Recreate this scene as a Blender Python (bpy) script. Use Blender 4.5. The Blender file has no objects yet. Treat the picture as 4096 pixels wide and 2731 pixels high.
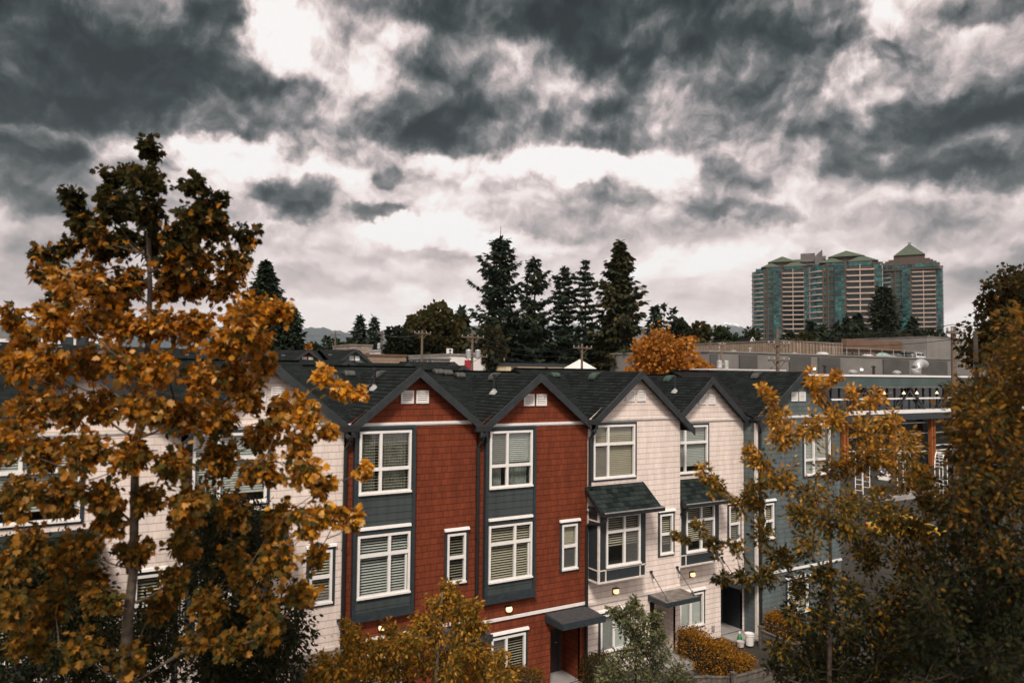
import bpy, math, random
import numpy as np
from mathutils import Vector, Matrix
random.seed(11)
rng = np.random.default_rng(11)
R = math.radians
C = bpy.context.scene.collection
# ------------------------------------------------------------------ camera geometry (photo pixels, 4096 x 2731)
F, CX, CY = 2950.0, 2048.0, 1365.5
ROLL, PITCH, YAW, CAMZ = 0.0097, math.atan((1494 - 1365.5) / 2950.0), R(31.3), 10.0
AX = Vector((math.sin(YAW), math.cos(YAW), 0))
def ray(px, py):
    x, y = (px - CX) / F, (py - CY) / F
    c, s = math.cos(ROLL), math.sin(ROLL)
    xr, up = x * c + y * s, x * s - y * c
    f, z = math.cos(PITCH) - up * math.sin(PITCH), math.sin(PITCH) + up * math.cos(PITCH)
    return Vector((f * math.sin(YAW) + xr * math.cos(YAW), f * math.cos(YAW) - xr * math.sin(YAW), z))
def at(px, py, Y):                      # point of the sight line on the vertical plane at world y = Y
    r = ray(px, py); t = Y / r.y
    return Vector((r.x * t, Y, CAMZ + r.z * t))
def dep(px, py, d):                     # point of the sight line at distance d along the view axis
    r = ray(px, py); t = d / r.dot(AX)
    return Vector((r.x * t, r.y * t, CAMZ + r.z * t))
def onz(px, py, z):                     # point of the sight line at world height z
    r = ray(px, py); t = (z - CAMZ) / r.z
    return Vector((r.x * t, r.y * t, z))
def gh(x, y):                           # terrain height
    t = min(max(y - 27.0, 0.0), 135.0)
    s = 0.055 * t
    if t < 8: s = 0.055 * t * t / 16.0
    else: s = 0.055 * (t - 4)
    return s - min(max((x - 12.0) * 0.05, 0.0), 0.6)
# ------------------------------------------------------------------ mesh builder
class MB:
    def __init__(s): s.v, s.f = [], []
    def add(s, vs, fs):
        n = len(s.v); s.v += [tuple(v) for v in vs]; s.f += [tuple(i + n for i in f) for f in fs]
    def quad(s, a, b, c, d): s.add([a, b, c, d], [(0, 1, 2, 3)])
    def box(s, x0, x1, y0, y1, z0, z1):
        s.add([(x0, y0, z0), (x1, y0, z0), (x1, y1, z0), (x0, y1, z0), (x0, y0, z1), (x1, y0, z1), (x1, y1, z1), (x0, y1, z1)],
              [(0, 3, 2, 1), (4, 5, 6, 7), (0, 1, 5, 4), (1, 2, 6, 5), (2, 3, 7, 6), (3, 0, 4, 7)])
    def bar(s, p, q, w, h, up=(0, 0, 1)):
        p, q = Vector(p), Vector(q); d = (q - p).normalized(); u = Vector(up)
        a = d.cross(u)
        a = a.normalized() if a.length > 1e-5 else Vector((1, 0, 0))
        b = a.cross(d).normalized(); a *= w / 2; b *= h / 2
        s.add([p - a - b, p + a - b, p + a + b, p - a + b, q - a - b, q + a - b, q + a + b, q - a + b],
              [(0, 3, 2, 1), (4, 5, 6, 7), (0, 1, 5, 4), (1, 2, 6, 5), (2, 3, 7, 6), (3, 0, 4, 7)])
    def prism(s, pts, d, cap=True):     # polygon pts (3D) pushed along vector d
        n = len(pts); d = Vector(d); a = [Vector(p) for p in pts]
        fs = [(i, (i + 1) % n, n + (i + 1) % n, n + i) for i in range(n)]
        if cap: fs += [tuple(range(n))[::-1], tuple(range(n, 2 * n))]
        s.add(a + [p + d for p in a], fs)
    def tube(s, pts, rads, n=8, cap=True):
        pts = [Vector(p) for p in pts]
        if isinstance(rads, (int, float)): rads = [rads] * len(pts)
        base = len(s.v); m = len(pts); ref = Vector((0.3, 0.2, 1)).normalized()
        for i, p in enumerate(pts):
            d = (pts[min(i + 1, m - 1)] - pts[max(i - 1, 0)])
            d = d.normalized() if d.length > 1e-9 else Vector((0, 0, 1))
            r = ref if abs(d.dot(ref)) < 0.97 else Vector((1, 0, 0))
            a = d.cross(r).normalized(); b = a.cross(d)
            for k in range(n):
                t = 2 * math.pi * k / n
                s.v.append(tuple(p + (a * math.cos(t) + b * math.sin(t)) * rads[i]))
        for i in range(m - 1):
            for k in range(n):
                k2 = (k + 1) % n; o = base + i * n
                s.f.append((o + k, o + k2, o + n + k2, o + n + k))
        if cap:
            s.f.append(tuple(base + k for k in range(n))[::-1]); s.f.append(tuple(base + (m - 1) * n + k for k in range(n)))
    def lathe(s, prof, c=(0, 0, 0), n=16):
        base = len(s.v)
        for r, z in prof:
            for k in range(n):
                t = 2 * math.pi * k / n; s.v.append((c[0] + r * math.cos(t), c[1] + r * math.sin(t), c[2] + z))
        for i in range(len(prof) - 1):
            for k in range(n):
                k2 = (k + 1) % n; o = base + i * n
                s.f.append((o + k, o + k2, o + n + k2, o + n + k))
        s.f.append(tuple(base + k for k in range(n))[::-1]); s.f.append(tuple(base + (len(prof) - 1) * n + k for k in range(n)))
    def grid(s, x0, x1, z0, z1, holes, y, reveal=0.0):      # a facade sheet with rectangular openings
        xs = sorted({x0, x1, *[h[0] for h in holes], *[h[1] for h in holes]})
        zs = sorted({z0, z1, *[h[2] for h in holes], *[h[3] for h in holes]})
        xs = [x for x in xs if x0 <= x <= x1]; zs = [z for z in zs if z0 <= z <= z1]
        for i in range(len(xs) - 1):
            for j in range(len(zs) - 1):
                mx, mz = (xs[i] + xs[i + 1]) / 2, (zs[j] + zs[j + 1]) / 2
                if any(h[0] < mx < h[1] and h[2] < mz < h[3] for h in holes): continue
                s.quad((xs[i], y, zs[j]), (xs[i + 1], y, zs[j]), (xs[i + 1], y, zs[j + 1]), (xs[i], y, zs[j + 1]))
        if reveal:
            for a, b, c, d in holes:
                e = y + reveal
                s.quad((a, y, c), (a, y, d), (a, e, d), (a, e, c)); s.quad((b, y, c), (b, e, c), (b, e, d), (b, y, d))
                s.quad((a, y, d), (b, y, d), (b, e, d), (a, e, d)); s.quad((a, y, c), (a, e, c), (b, e, c), (b, y, c))
    def build(s, name, m, parent=None, smooth=False, bevel=0.0, local=True):
        me = bpy.data.meshes.new(name); v = s.v
        o = bpy.data.objects.new(name, me)
        if not local and parent is not None:
            off = wloc(parent); v = [(a - off.x, b - off.y, c - off.z) for a, b, c in v]
        me.from_pydata(v, [], s.f); me.materials.append(m)
        if smooth: me.polygons.foreach_set('use_smooth', [True] * len(me.polygons))
        C.objects.link(o)
        if parent is not None: o.parent = parent
        if bevel:
            b = o.modifiers.new('bevel', 'BEVEL'); b.width = bevel; b.segments = 2; b.limit_method = 'ANGLE'
        return o
def wloc(o):
    p = o.location.copy()
    while o.parent is not None: o = o.parent; p += o.location
    return p
def tag(o, label, cat, group=None):
    o['label'] = label; o['category'] = cat
    if group: o['group'] = group
    return o
def thing(name, label, cat, loc, group=None, rotz=0.0):
    o = bpy.data.objects.new(name, None); C.objects.link(o); o.empty_display_size = 0.3
    o.location = loc; o.rotation_euler = (0, 0, rotz)
    return tag(o, label, cat, group)
def struct(o): o['kind'] = 'structure'; return o
# ------------------------------------------------------------------ materials
def nt(name):
    m = bpy.data.materials.new(name); m.use_nodes = True; t = m.node_tree
    b = t.nodes['Principled BSDF']; return m, t, b
def N(t, kind, **kw):
    n = t.nodes.new('ShaderNode' + kind)
    for k, v in kw.items():
        if k.startswith('i_'): n.inputs[int(k[2:])].default_value = v
        else: setattr(n, k, v)
    return n
def mixc(t, a, b, fac, mode='MIX'):
    n = N(t, 'Mix', data_type='RGBA', blend_type=mode)
    for sock, val in ((n.inputs[0], fac), (n.inputs[6], a), (n.inputs[7], b)):
        if hasattr(val, 'is_linked'): t.links.new(val, sock)
        else: sock.default_value = val if isinstance(val, (int, float)) else (*val[:3], 1)
    return n.outputs[2]
def ramp(t, fac, stops):
    n = N(t, 'ValToRGB'); el = n.color_ramp.elements
    while len(el) > 1: el.remove(el[-1])
    el[0].position = stops[0][0]; el[0].color = (*stops[0][1], 1)
    for p, c in stops[1:]:
        e = el.new(p); e.color = (*c, 1)
    t.links.new(fac, n.inputs[0]); return n.outputs[0]
def plain(name, col, rough=0.7, var=0.15, scale=6.0, metal=0.0, bump=0.0, spec=0.5, detail=5):
    m, t, b = nt(name); L = t.links
    tc = N(t, 'TexCoord'); no = N(t, 'TexNoise'); no.inputs['Scale'].default_value = scale; no.inputs['Detail'].default_value = detail
    L.new(tc.outputs['Object'], no.inputs['Vector'])
    lo = tuple(c * (1 - var) for c in col); hi = tuple(min(1, c * (1 + var)) for c in col)
    L.new(ramp(t, no.outputs[0], [(0.3, lo), (0.7, hi)]), b.inputs['Base Color'])
    b.inputs['Roughness'].default_value = rough; b.inputs['Metallic'].default_value = metal
    b.inputs['Specular IOR Level'].default_value = spec
    if bump:
        bp = N(t, 'Bump'); bp.inputs['Strength'].default_value = bump; bp.inputs['Distance'].default_value = 0.02
        L.new(no.outputs[0], bp.inputs['Height']); L.new(bp.outputs[0], b.inputs['Normal'])
    return m
def courses(name, col, gap, width, row, mortar, axes='xz', rough=0.8, var=0.18, bumpd=0.012, stagger=0.04, dirt=0.25, alt=None, line=0.5, lw=0.016, spec=0.25):
    """rows of shingles / boards: a brick pattern over two object axes, with weathering"""
    m, t, b = nt(name); L = t.links
    tc = N(t, 'TexCoord'); sp = N(t, 'SeparateXYZ'); L.new(tc.outputs['Object'], sp.inputs[0])
    cb = N(t, 'CombineXYZ')
    if axes == 'xz':
        ad = N(t, 'Math', operation='ADD'); L.new(sp.outputs[0], ad.inputs[0]); L.new(sp.outputs[1], ad.inputs[1])
        L.new(ad.outputs[0], cb.inputs[0]); L.new(sp.outputs[2], cb.inputs[1])
    elif axes == 'xy': L.new(sp.outputs[0], cb.inputs[0]); L.new(sp.outputs[1], cb.inputs[1])
    else: L.new(sp.outputs[1], cb.inputs[0]); L.new(sp.outputs[0], cb.inputs[1])
    # uneven lower edges and joints
    nz = N(t, 'TexNoise'); nz.inputs['Scale'].default_value = 3.1; nz.inputs['Detail'].default_value = 3; L.new(tc.outputs['Object'], nz.inputs['Vector'])
    su = N(t, 'VectorMath', operation='SUBTRACT'); L.new(nz.outputs[1], su.inputs[0]); su.inputs[1].default_value = (0.5, 0.5, 0.5)
    sc = N(t, 'VectorMath', operation='MULTIPLY'); L.new(su.outputs[0], sc.inputs[0]); sc.inputs[1].default_value = (stagger * 3, stagger * 0.35, 0)
    av = N(t, 'VectorMath', operation='ADD'); L.new(cb.outputs[0], av.inputs[0]); L.new(sc.outputs[0], av.inputs[1])
    br = N(t, 'TexBrick'); br.offset = 0.43; br.squash = 0.78; br.squash_frequency = 3
    L.new(av.outputs[0], br.inputs['Vector'])
    a2 = alt or col
    br.inputs['Color1'].default_value = (*[c * (1 - var) for c in col], 1); br.inputs['Color2'].default_value = (*[min(1, c * (1 + var)) for c in a2], 1)
    br.inputs['Mortar'].default_value = (*gap, 1); br.inputs['Scale'].default_value = 1
    br.inputs['Mortar Size'].default_value = mortar; br.inputs['Mortar Smooth'].default_value = 0.3
    br.inputs['Brick Width'].default_value = width; br.inputs['Row Height'].default_value = row; br.inputs['Bias'].default_value = 0.1
    n2 = N(t, 'TexNoise'); n2.inputs['Scale'].default_value = 0.9; n2.inputs['Detail'].default_value = 8; n2.inputs['Roughness'].default_value = 0.65
    L.new(tc.outputs['Object'], n2.inputs['Vector'])
    d = ramp(t, n2.outputs[0], [(0.3, (1 - dirt,) * 3), (0.62, (1.0,) * 3)])
    if axes == 'xz':
        sv = N(t, 'VectorMath', operation='MULTIPLY'); L.new(tc.outputs['Object'], sv.inputs[0]); sv.inputs[1].default_value = (4.5, 4.5, .35)
        n4 = N(t, 'TexNoise'); n4.inputs['Scale'].default_value = 1.0; n4.inputs['Detail'].default_value = 5; L.new(sv.outputs[0], n4.inputs['Vector'])
        d = mixc(t, d, ramp(t, n4.outputs[0], [(0.30, (1 - dirt * .9,) * 3), (0.55, (1.0,) * 3), (.75, (1 + dirt * .35,) * 3)]), 1.0, 'MULTIPLY')
    n3 = N(t, 'TexNoise'); n3.inputs['Scale'].default_value = 60; n3.inputs['Detail'].default_value = 2; L.new(tc.outputs['Object'], n3.inputs['Vector'])
    g = ramp(t, n3.outputs[0], [(0.3, (0.86,) * 3), (0.7, (1.1,) * 3)])
    s2 = N(t, 'SeparateXYZ'); L.new(av.outputs[0], s2.inputs[0])
    md = N(t, 'Math', operation='FLOORED_MODULO'); L.new(s2.outputs[1], md.inputs[0]); md.inputs[1].default_value = row
    rl = N(t, 'MapRange'); L.new(md.outputs[0], rl.inputs[0]); rl.inputs[1].default_value = lw * .5; rl.inputs[2].default_value = lw * 1.5; rl.inputs[3].default_value = 1 - line; rl.inputs[4].default_value = 1.0
    L.new(mixc(t, mixc(t, mixc(t, br.outputs[0], d, 1.0, 'MULTIPLY'), g, 1.0, 'MULTIPLY'), rl.outputs[0], 1.0, 'MULTIPLY'), b.inputs['Base Color'])
    b.inputs['Roughness'].default_value = rough; b.inputs['Specular IOR Level'].default_value = spec
    bp = N(t, 'Bump'); bp.invert = True; bp.inputs['Strength'].default_value = 0.8; bp.inputs['Distance'].default_value = bumpd
    L.new(br.outputs[1], bp.inputs['Height']); L.new(bp.outputs[0], b.inputs['Normal'])
    return m
def glass(name, tint=(0.6, 0.7, 0.68), dark=0.55):
    m, t, b = nt(name); L = t.links; t.nodes.remove(b); out = t.nodes['Material Output']
    tr = N(t, 'BsdfTransparent'); tr.inputs[0].default_value = (*tint, 1)
    gl = N(t, 'BsdfGlossy'); gl.inputs['Roughness'].default_value = 0.02
    lw = N(t, 'LayerWeight'); pw = N(t, 'Math', operation='POWER'); L.new(lw.outputs['Facing'], pw.inputs[0]); pw.inputs[1].default_value = 4.0
    fr = N(t, 'Math', operation='MULTIPLY_ADD'); L.new(pw.outputs[0], fr.inputs[0]); fr.inputs[1].default_value = 0.75; fr.inputs[2].default_value = 0.085
    mx = N(t, 'MixShader'); L.new(fr.outputs[0], mx.inputs[0]); L.new(tr.outputs[0], mx.inputs[1]); L.new(gl.outputs[0], mx.inputs[2])
    L.new(mx.outputs[0], out.inputs[0]); return m
def emit(name, col, s):
    m, t, b = nt(name); b.inputs['Base Color'].default_value = (*col, 1)
    b.inputs['Emission Color'].default_value = (*col, 1); b.inputs['Emission Strength'].default_value = s; return m
def leafmat(name, rough=0.7, trans=0.42):
    m, t, b = nt(name); L = t.links; out = t.nodes['Material Output']
    at_ = N(t, 'Attribute'); at_.attribute_name = 'tint'
    L.new(at_.outputs[0], b.inputs['Base Color']); b.inputs['Roughness'].default_value = rough; b.inputs['Specular IOR Level'].default_value = 0.12
    tl = N(t, 'BsdfTranslucent'); L.new(at_.outputs[0], tl.inputs[0])
    mx = N(t, 'MixShader'); mx.inputs[0].default_value = trans
    L.new(b.outputs[0], mx.inputs[1]); L.new(tl.outputs[0], mx.inputs[2]); L.new(mx.outputs[0], out.inputs[0]); return m
M = {}
M['red'] = courses('red_shingle', (0.195, 0.042, 0.0165), (0.105, 0.021, 0.011), 0.21, 0.19, 0.006, var=0.13, line=.5)
M['cream'] = courses('cream_shingle', (0.86, 0.73, 0.67), (0.64, 0.535, 0.48), 0.21, 0.19, 0.004, var=0.035, dirt=0.14, line=.42, bumpd=.006)
M['blue'] = courses('blue_grey_shingle', (0.125, 0.155, 0.160), (0.09, 0.11, 0.112), 0.21, 0.19, 0.004, var=0.08, line=.45, bumpd=.006)
M['lap'] = courses('grey_lap_siding', (0.058, 0.072, 0.074), (0.05, 0.06, 0.06), 6.0, 0.2, 0.003, var=0.05, stagger=0.003, line=.6)
M['roof'] = courses('roof_shingle', (0.0145, 0.0185, 0.0182), (0.005, 0.007, 0.007), 0.32, 0.15, 0.006, axes='xy', var=0.38, rough=0.95, dirt=0.35, bumpd=0.02, spec=.08, line=.85, lw=.030)
M['roofg'] = courses('gable_roof_shingle', (0.0145, 0.0185, 0.0182), (0.005, 0.007, 0.007), 0.32, 0.125, 0.006, axes='yx', var=0.38, rough=0.95, dirt=0.35, bumpd=0.02, spec=.08, line=.85, lw=.026)
M['roofb'] = courses('brown_roof_shingle', (0.018, 0.0172, 0.0182), (0.006, 0.006, 0.0065), 0.32, 0.15, 0.006, axes='xy', var=0.35, rough=0.95, dirt=0.35, bumpd=0.02, spec=.08, line=.85, lw=.030)
M['fascia'] = plain('dark_fascia', (0.019, 0.0235, 0.0275), 0.6, 0.35, 5, bump=0.1)
M['trimdark'] = plain('dark_trim', (0.022, 0.031, 0.038), 0.55, 0.25, 7)
M['white'] = plain('white_trim', (0.80, 0.77, 0.75), 0.45, 0.05, 9)
M['offwhite'] = plain('weathered_white_trim', (0.66, 0.60, 0.56), 0.6, 0.12, 6)
M['slat'] = plain('blind_slat', (0.60, 0.52, 0.41), 0.6, 0.06, 3)
M['slatw'] = plain('white_blind_slat', (0.64, 0.64, 0.62), 0.6, 0.06, 3)
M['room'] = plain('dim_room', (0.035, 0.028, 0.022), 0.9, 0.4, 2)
M['black'] = plain('black_metal', (0.012, 0.013, 0.014), 0.45, 0.2, 8)
M['glass'] = glass('window_glass', (0.80, 0.84, 0.82))
M['screen'] = plain('insect_screen', (0.17, 0.165, 0.16), 0.8, 0.1, 4)
M['curtain'] = plain('curtain_cloth', (0.33, 0.35, 0.33), 0.9, 0.35, 5)
M['door'] = plain('dark_door', (0.018, 0.012, 0.011), 0.5, 0.2, 4)
M['canopy'] = plain('canopy_felt', (0.045, 0.045, 0.050), 0.75, 0.3, 7, bump=0.1)
M['canopym'] = plain('rusty_canopy_metal', (0.15, 0.13, 0.115), 0.55, 0.45, 5)
M['lamp'] = emit('lit_lamp_globe', (1.0, 0.70, 0.38), 1.3)
M['lampw'] = emit('cool_lit_lamp', (1.0, 0.93, 0.85), 1.6)
M['vent'] = plain('roof_vent_metal', (0.05, 0.050, 0.046), 0.6, 0.5, 9)
M['ventg'] = plain('green_roof_vent', (0.030, 0.055, 0.040), 0.6, 0.4, 9)
M['lead'] = plain('lead_flashing', (0.30, 0.30, 0.30), 0.5, 0.2, 9)
M['bark'] = plain('bark', (0.10, 0.075, 0.055), 0.9, 0.45, 14, bump=0.5)
M['barkd'] = plain('dark_bark', (0.035, 0.026, 0.020), 0.9, 0.45, 10, bump=0.5)
M['leaf'] = leafmat('leaf'); M['needle'] = leafmat('needle', 0.7, 0.1)
M['concrete'] = plain('concrete', (0.30, 0.28, 0.27), 0.85, 0.2, 1.2)
M['wood'] = plain('weathered_wood', (0.10, 0.085, 0.072), 0.85, 0.4, 6, bump=0.3)
M['pole'] = plain('pole_wood', (0.13, 0.095, 0.07), 0.9, 0.35, 8, bump=0.2)
# ------------------------------------------------------------------ leaves
def leaf_obj(name, pos, size, cols, parent, m, tmpl, nrm=None, flat=0.0, axis=None, droop=0.0):
    """pos (n,3) world; each leaf is a copy of the little folded mesh tmpl=(verts, faces) turned its own way"""
    tv, tf = np.array(tmpl[0], float), tmpl[1]
    n = len(pos); pos = np.asarray(pos, float)
    if axis is None:
        a = rng.normal(size=(n, 3)); a[:, 2] -= droop
    else: a = np.asarray(axis, float) + rng.normal(size=(n, 3)) * 0.25
    a /= np.linalg.norm(a, axis=1)[:, None] + 1e-9
    u = rng.normal(size=(n, 3)); u[:, 2] += flat * 3
    if nrm is not None: u += np.asarray(nrm) * 1.2
    b = np.cross(u, a); b /= np.linalg.norm(b, axis=1)[:, None] + 1e-9
    c = np.cross(a, b)
    size = np.asarray(size)[:, None, None]
    V = (tv[None, :, 0:1] * b[:, None, :] + tv[None, :, 1:2] * a[:, None, :] + tv[None, :, 2:3] * c[:, None, :]) * size + pos[:, None, :]
    off = np.array(wloc(parent)) if parent is not None else 0
    V = (V.reshape(-1, 3) - off)
    k = len(tv); ls = [len(f) for f in tf]; flatf = np.array([i for f in tf for i in f])
    loops = (flatf[None, :] + (np.arange(n) * k)[:, None]).ravel()
    tot = np.tile(ls, n); start = np.concatenate([[0], np.cumsum(tot)[:-1]])
    me = bpy.data.meshes.new(name)
    me.vertices.add(len(V)); me.vertices.foreach_set('co', V.astype(np.float32).ravel())
    me.loops.add(len(loops)); me.loops.foreach_set('vertex_index', loops.astype(np.int32))
    me.polygons.add(len(tot)); me.polygons.foreach_set('loop_start', start.astype(np.int32))
    me.update(calc_edges=True); me.validate()
    ca = me.attributes.new('tint', 'FLOAT_COLOR', 'POINT')
    cc = np.ones((len(V), 4), np.float32); cc[:, :3] = np.repeat(np.asarray(cols), k, axis=0)
    ca.data.foreach_set('color', cc.ravel())
    me.materials.append(m)
    o = bpy.data.objects.new(name, me); C.objects.link(o)
    if parent is not None: o.parent = parent
    return o
MAPLE = ([(0, 0, 0), (0.30, 0.16, 0.10), (0.52, 0.34, 0.06), (0.34, 0.50, 0.13), (0.44, 0.74, 0.02), (0.17, 0.74, 0.08), (0, 1.0, -0.16),
          (-0.17, 0.74, 0.05), (-0.44, 0.74, -0.03), (-0.34, 0.50, 0.10), (-0.52, 0.34, 0.16), (-0.30, 0.16, 0.06)],
         [(0, 1, 2, 3), (0, 3, 4, 5), (0, 5, 6), (0, 6, 7), (0, 7, 8, 9), (0, 9, 10, 11)])
OVAL = ([(0, 0, 0), (0.2, 0.25, 0.05), (0.23, 0.55, 0.06), (0, 1, -0.05), (-0.23, 0.55, 0.06), (-0.2, 0.25, 0.05)], [(0, 1, 2, 3), (0, 3, 4, 5)])
TUFT = ([(-0.35, 0, 0), (0.35, 0.1, 0.05), (0.4, 0.7, 0.15), (-0.05, 1, 0), (-0.45, 0.6, 0.12)], [(0, 1, 2), (0, 2, 3, 4)])
FROND = ([(0, 0, 0), (0.26, 0.3, -0.05), (0.17, 0.75, -0.12), (0, 1.05, -0.2), (-0.17, 0.75, -0.12), (-0.26, 0.3, -0.05)], [(0, 1, 2, 3), (0, 3, 4, 5)])
def pal(n, cols, w=None):
    cols = np.array(cols); i = rng.choice(len(cols), n, p=None if w is None else np.array(w) / sum(w))
    j = rng.choice(len(cols), n, p=None if w is None else np.array(w) / sum(w)); t = rng.random(n)[:, None] * 0.5
    return np.clip((cols[i] * (1 - t) + cols[j] * t) * (0.75 + 0.5 * rng.random(n))[:, None], 0, 1)
def bez(a, b, c, n):
    return [a * ((1 - t) ** 2) + b * (2 * t * (1 - t)) + c * (t * t) for t in [i / (n - 1) for i in range(n)]]
def broad_tree(name, label, base, trunk, tips, leafsize, per, cols, tmpl=OVAL, spread=0.3, group=None, rad=0.11, barkm='bark', twigs=5,
               colfun=None, cat='tree', m='leaf', flat=0.3, droop=0.6, inner=0.45):
    """trunk: world points low to high; tips: world points that the limbs reach (x, y, z, spread)"""
    t = thing(name, label, cat, base, group)
    tr = MB(); tp = [Vector(p) for p in trunk]
    tr.tube(tp, [rad * (1 - 0.8 * i / (len(tp) - 1)) for i in range(len(tp))], 9)
    pos, axs = [], []
    top, low = tp[-1].z, tp[0].z
    nodes = []                                        # (point, radius): limbs fork off the trunk or off earlier limbs
    for i in range(len(tp) - 1):
        for s in (0, .2, .4, .6, .8):
            q = tp[i].lerp(tp[i + 1], s); f = (i + s) / (len(tp) - 1)
            if q.z > low + .16 * (top - low): nodes.append((q, rad * (1 - .8 * f) * .5))
    axis = lambda p: min(math.hypot(p.x - q.x, p.y - q.y) + .25 * abs(p.z - q.z) for q in tp)
    for tip in sorted(tips, key=lambda u: axis(Vector(u[:3]))):
        p = Vector(tip[:3]); sp = tip[3] if len(tip) > 3 else spread
        best = None
        for q, r in nodes:
            h = math.hypot(p.x - q.x, p.y - q.y); dz = p.z - q.z
            e = (p - q).length + 1.1 * max(0, .45 * h + .1 - dz) + .15 * max(0, .012 - r) * 100
            if best is None or e < best[0]: best = (e, q, r)
        q, r = best[1], best[2]; d = p - q; L_ = d.length
        mid = q + d * 0.5 + Vector((d.x * .12, d.y * .12, -0.10 * L_)) + Vector(rng.normal(size=3)) * 0.06 * L_
        path = bez(q, mid, p, 7); r0 = max(0.007, min(r * .8, .012 + .012 * L_))
        rr = [r0 * (1 - 0.7 * i / 6) + 0.0015 for i in range(7)]
        tr.tube(path, rr, 5, cap=False)
        nodes += [(path[i], rr[i]) for i in (2, 3, 4, 5, 6)]
        for k in range(twigs):
            s = inner + (1 - inner) * (k + rng.random()) / twigs
            i_ = min(5, int(s * 6)); o = path[i_].lerp(path[i_ + 1], min(1, s * 6 - i_))
            dirv = Vector(rng.normal(size=3)) + d.normalized() * 0.8 + Vector((0, 0, 0.1))
            dirv.normalize(); ln = sp * (0.55 + 0.6 * rng.random())
            e = o + dirv * ln
            tr.tube([o, o + dirv * ln * 0.55 + Vector((0, 0, 0.03)), e], [0.005, 0.004, 0.002], 4, cap=False)
            m_ = max(3, int(per / twigs))
            for _ in range(m_):
                u = 0.2 + 0.85 * rng.random()
                w = Vector(rng.normal(size=3)) * sp * 0.24
                pos.append(o + dirv * ln * u + w); axs.append(dirv * 0.5 + w.normalized() * 0.7 + Vector((0, 0, -droop)))
    tr.build('trunk', M[barkm], t, smooth=True, local=False)
    n = len(pos); pos = np.array(pos)
    cc = pal(n, *cols) if colfun is None else colfun(pos, n)
    leaf_obj('crown', pos, leafsize * (0.65 + 0.6 * rng.random(n)), cc, t, M[m], tmpl, axis=np.array(axs), flat=flat)
    return t
def bush_tree(name, label, base, h, w, n, cols, size, trunk_h=0.2, lobes=9, group=None, cat='tree', bark='barkd', top=0.5, depthw=None, gap=0.25, tmpl=TUFT):
    """a distant broad-leaved crown: many leaf clumps on the shells of uneven lobes, on a forked trunk"""
    t = thing(name, label, cat, base, group); base = Vector(base); dw = depthw or w
    tr = MB(); tr.tube([base + Vector((0, 0, -0.3)), base + Vector((0.02 * w, 0, h * 0.35)), base + Vector((0, 0, h * 0.8))], [0.035 * w + 0.06, 0.025 * w + 0.04, 0.02], 7)
    P, A, Nn = [], [], []
    per = n // lobes
    for k in range(lobes):
        f = (k + 0.5) / lobes
        zc = h * (trunk_h + (1 - trunk_h) * (0.16 + 0.68 * f))
        env = math.sin(math.pi * min(1, (f * (1 - top) + top * 0.45 + 0.05))) ** 0.7
        an = k * 2.4 + rng.random(); rr = 0.5 * w * env * (0.35 + 0.35 * rng.random())
        c = base + Vector((rr * math.cos(an), rr * math.sin(an) * dw / w, zc))
        lr = 0.5 * w * (0.42 + 0.22 * rng.random()) * (0.65 + 0.5 * env)
        lz = min(lr * 0.9, h * 0.22)
        tr.tube([base + Vector((0, 0, zc * 0.55)), (base + c) / 2 + Vector((0, 0, zc * 0.2)), c], [0.012 * w + 0.02, 0.01 * w, 0.02], 5, cap=False)
        d = rng.normal(size=(per, 3)); d /= np.linalg.norm(d, axis=1)[:, None]
        r = 0.55 + 0.5 * rng.random(per) ** 0.7
        bump = 1 + 0.22 * np.sin(d[:, 0] * 5 + k) * np.cos(d[:, 1] * 6 + 2 * k) + 0.15 * np.sin(d[:, 2] * 9 + k)
        keep = (np.sin(d[:, 0] * 7 + k * 3) * np.sin(d[:, 1] * 8 - k) * np.sin(d[:, 2] * 6 + k)) < (0.75 - gap)
        q = d * (r * bump)[:, None] * np.array([lr, lr * dw / w, lz]) + np.array(c)
        P.append(q[keep]); Nn.append(d[keep]); A.append(d[keep] * 0.6 + np.array([0, 0, -0.3]))
    P = np.concatenate(P); A = np.concatenate(A); Nn = np.concatenate(Nn); m = len(P)
    tr.build('trunk', M[bark], t, smooth=True, local=False)
    leaf_obj('crown', P, size * (0.6 + 0.8 * rng.random(m)), pal(m, *cols), t, M['leaf'], tmpl, nrm=Nn, axis=A)
    return t
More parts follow.
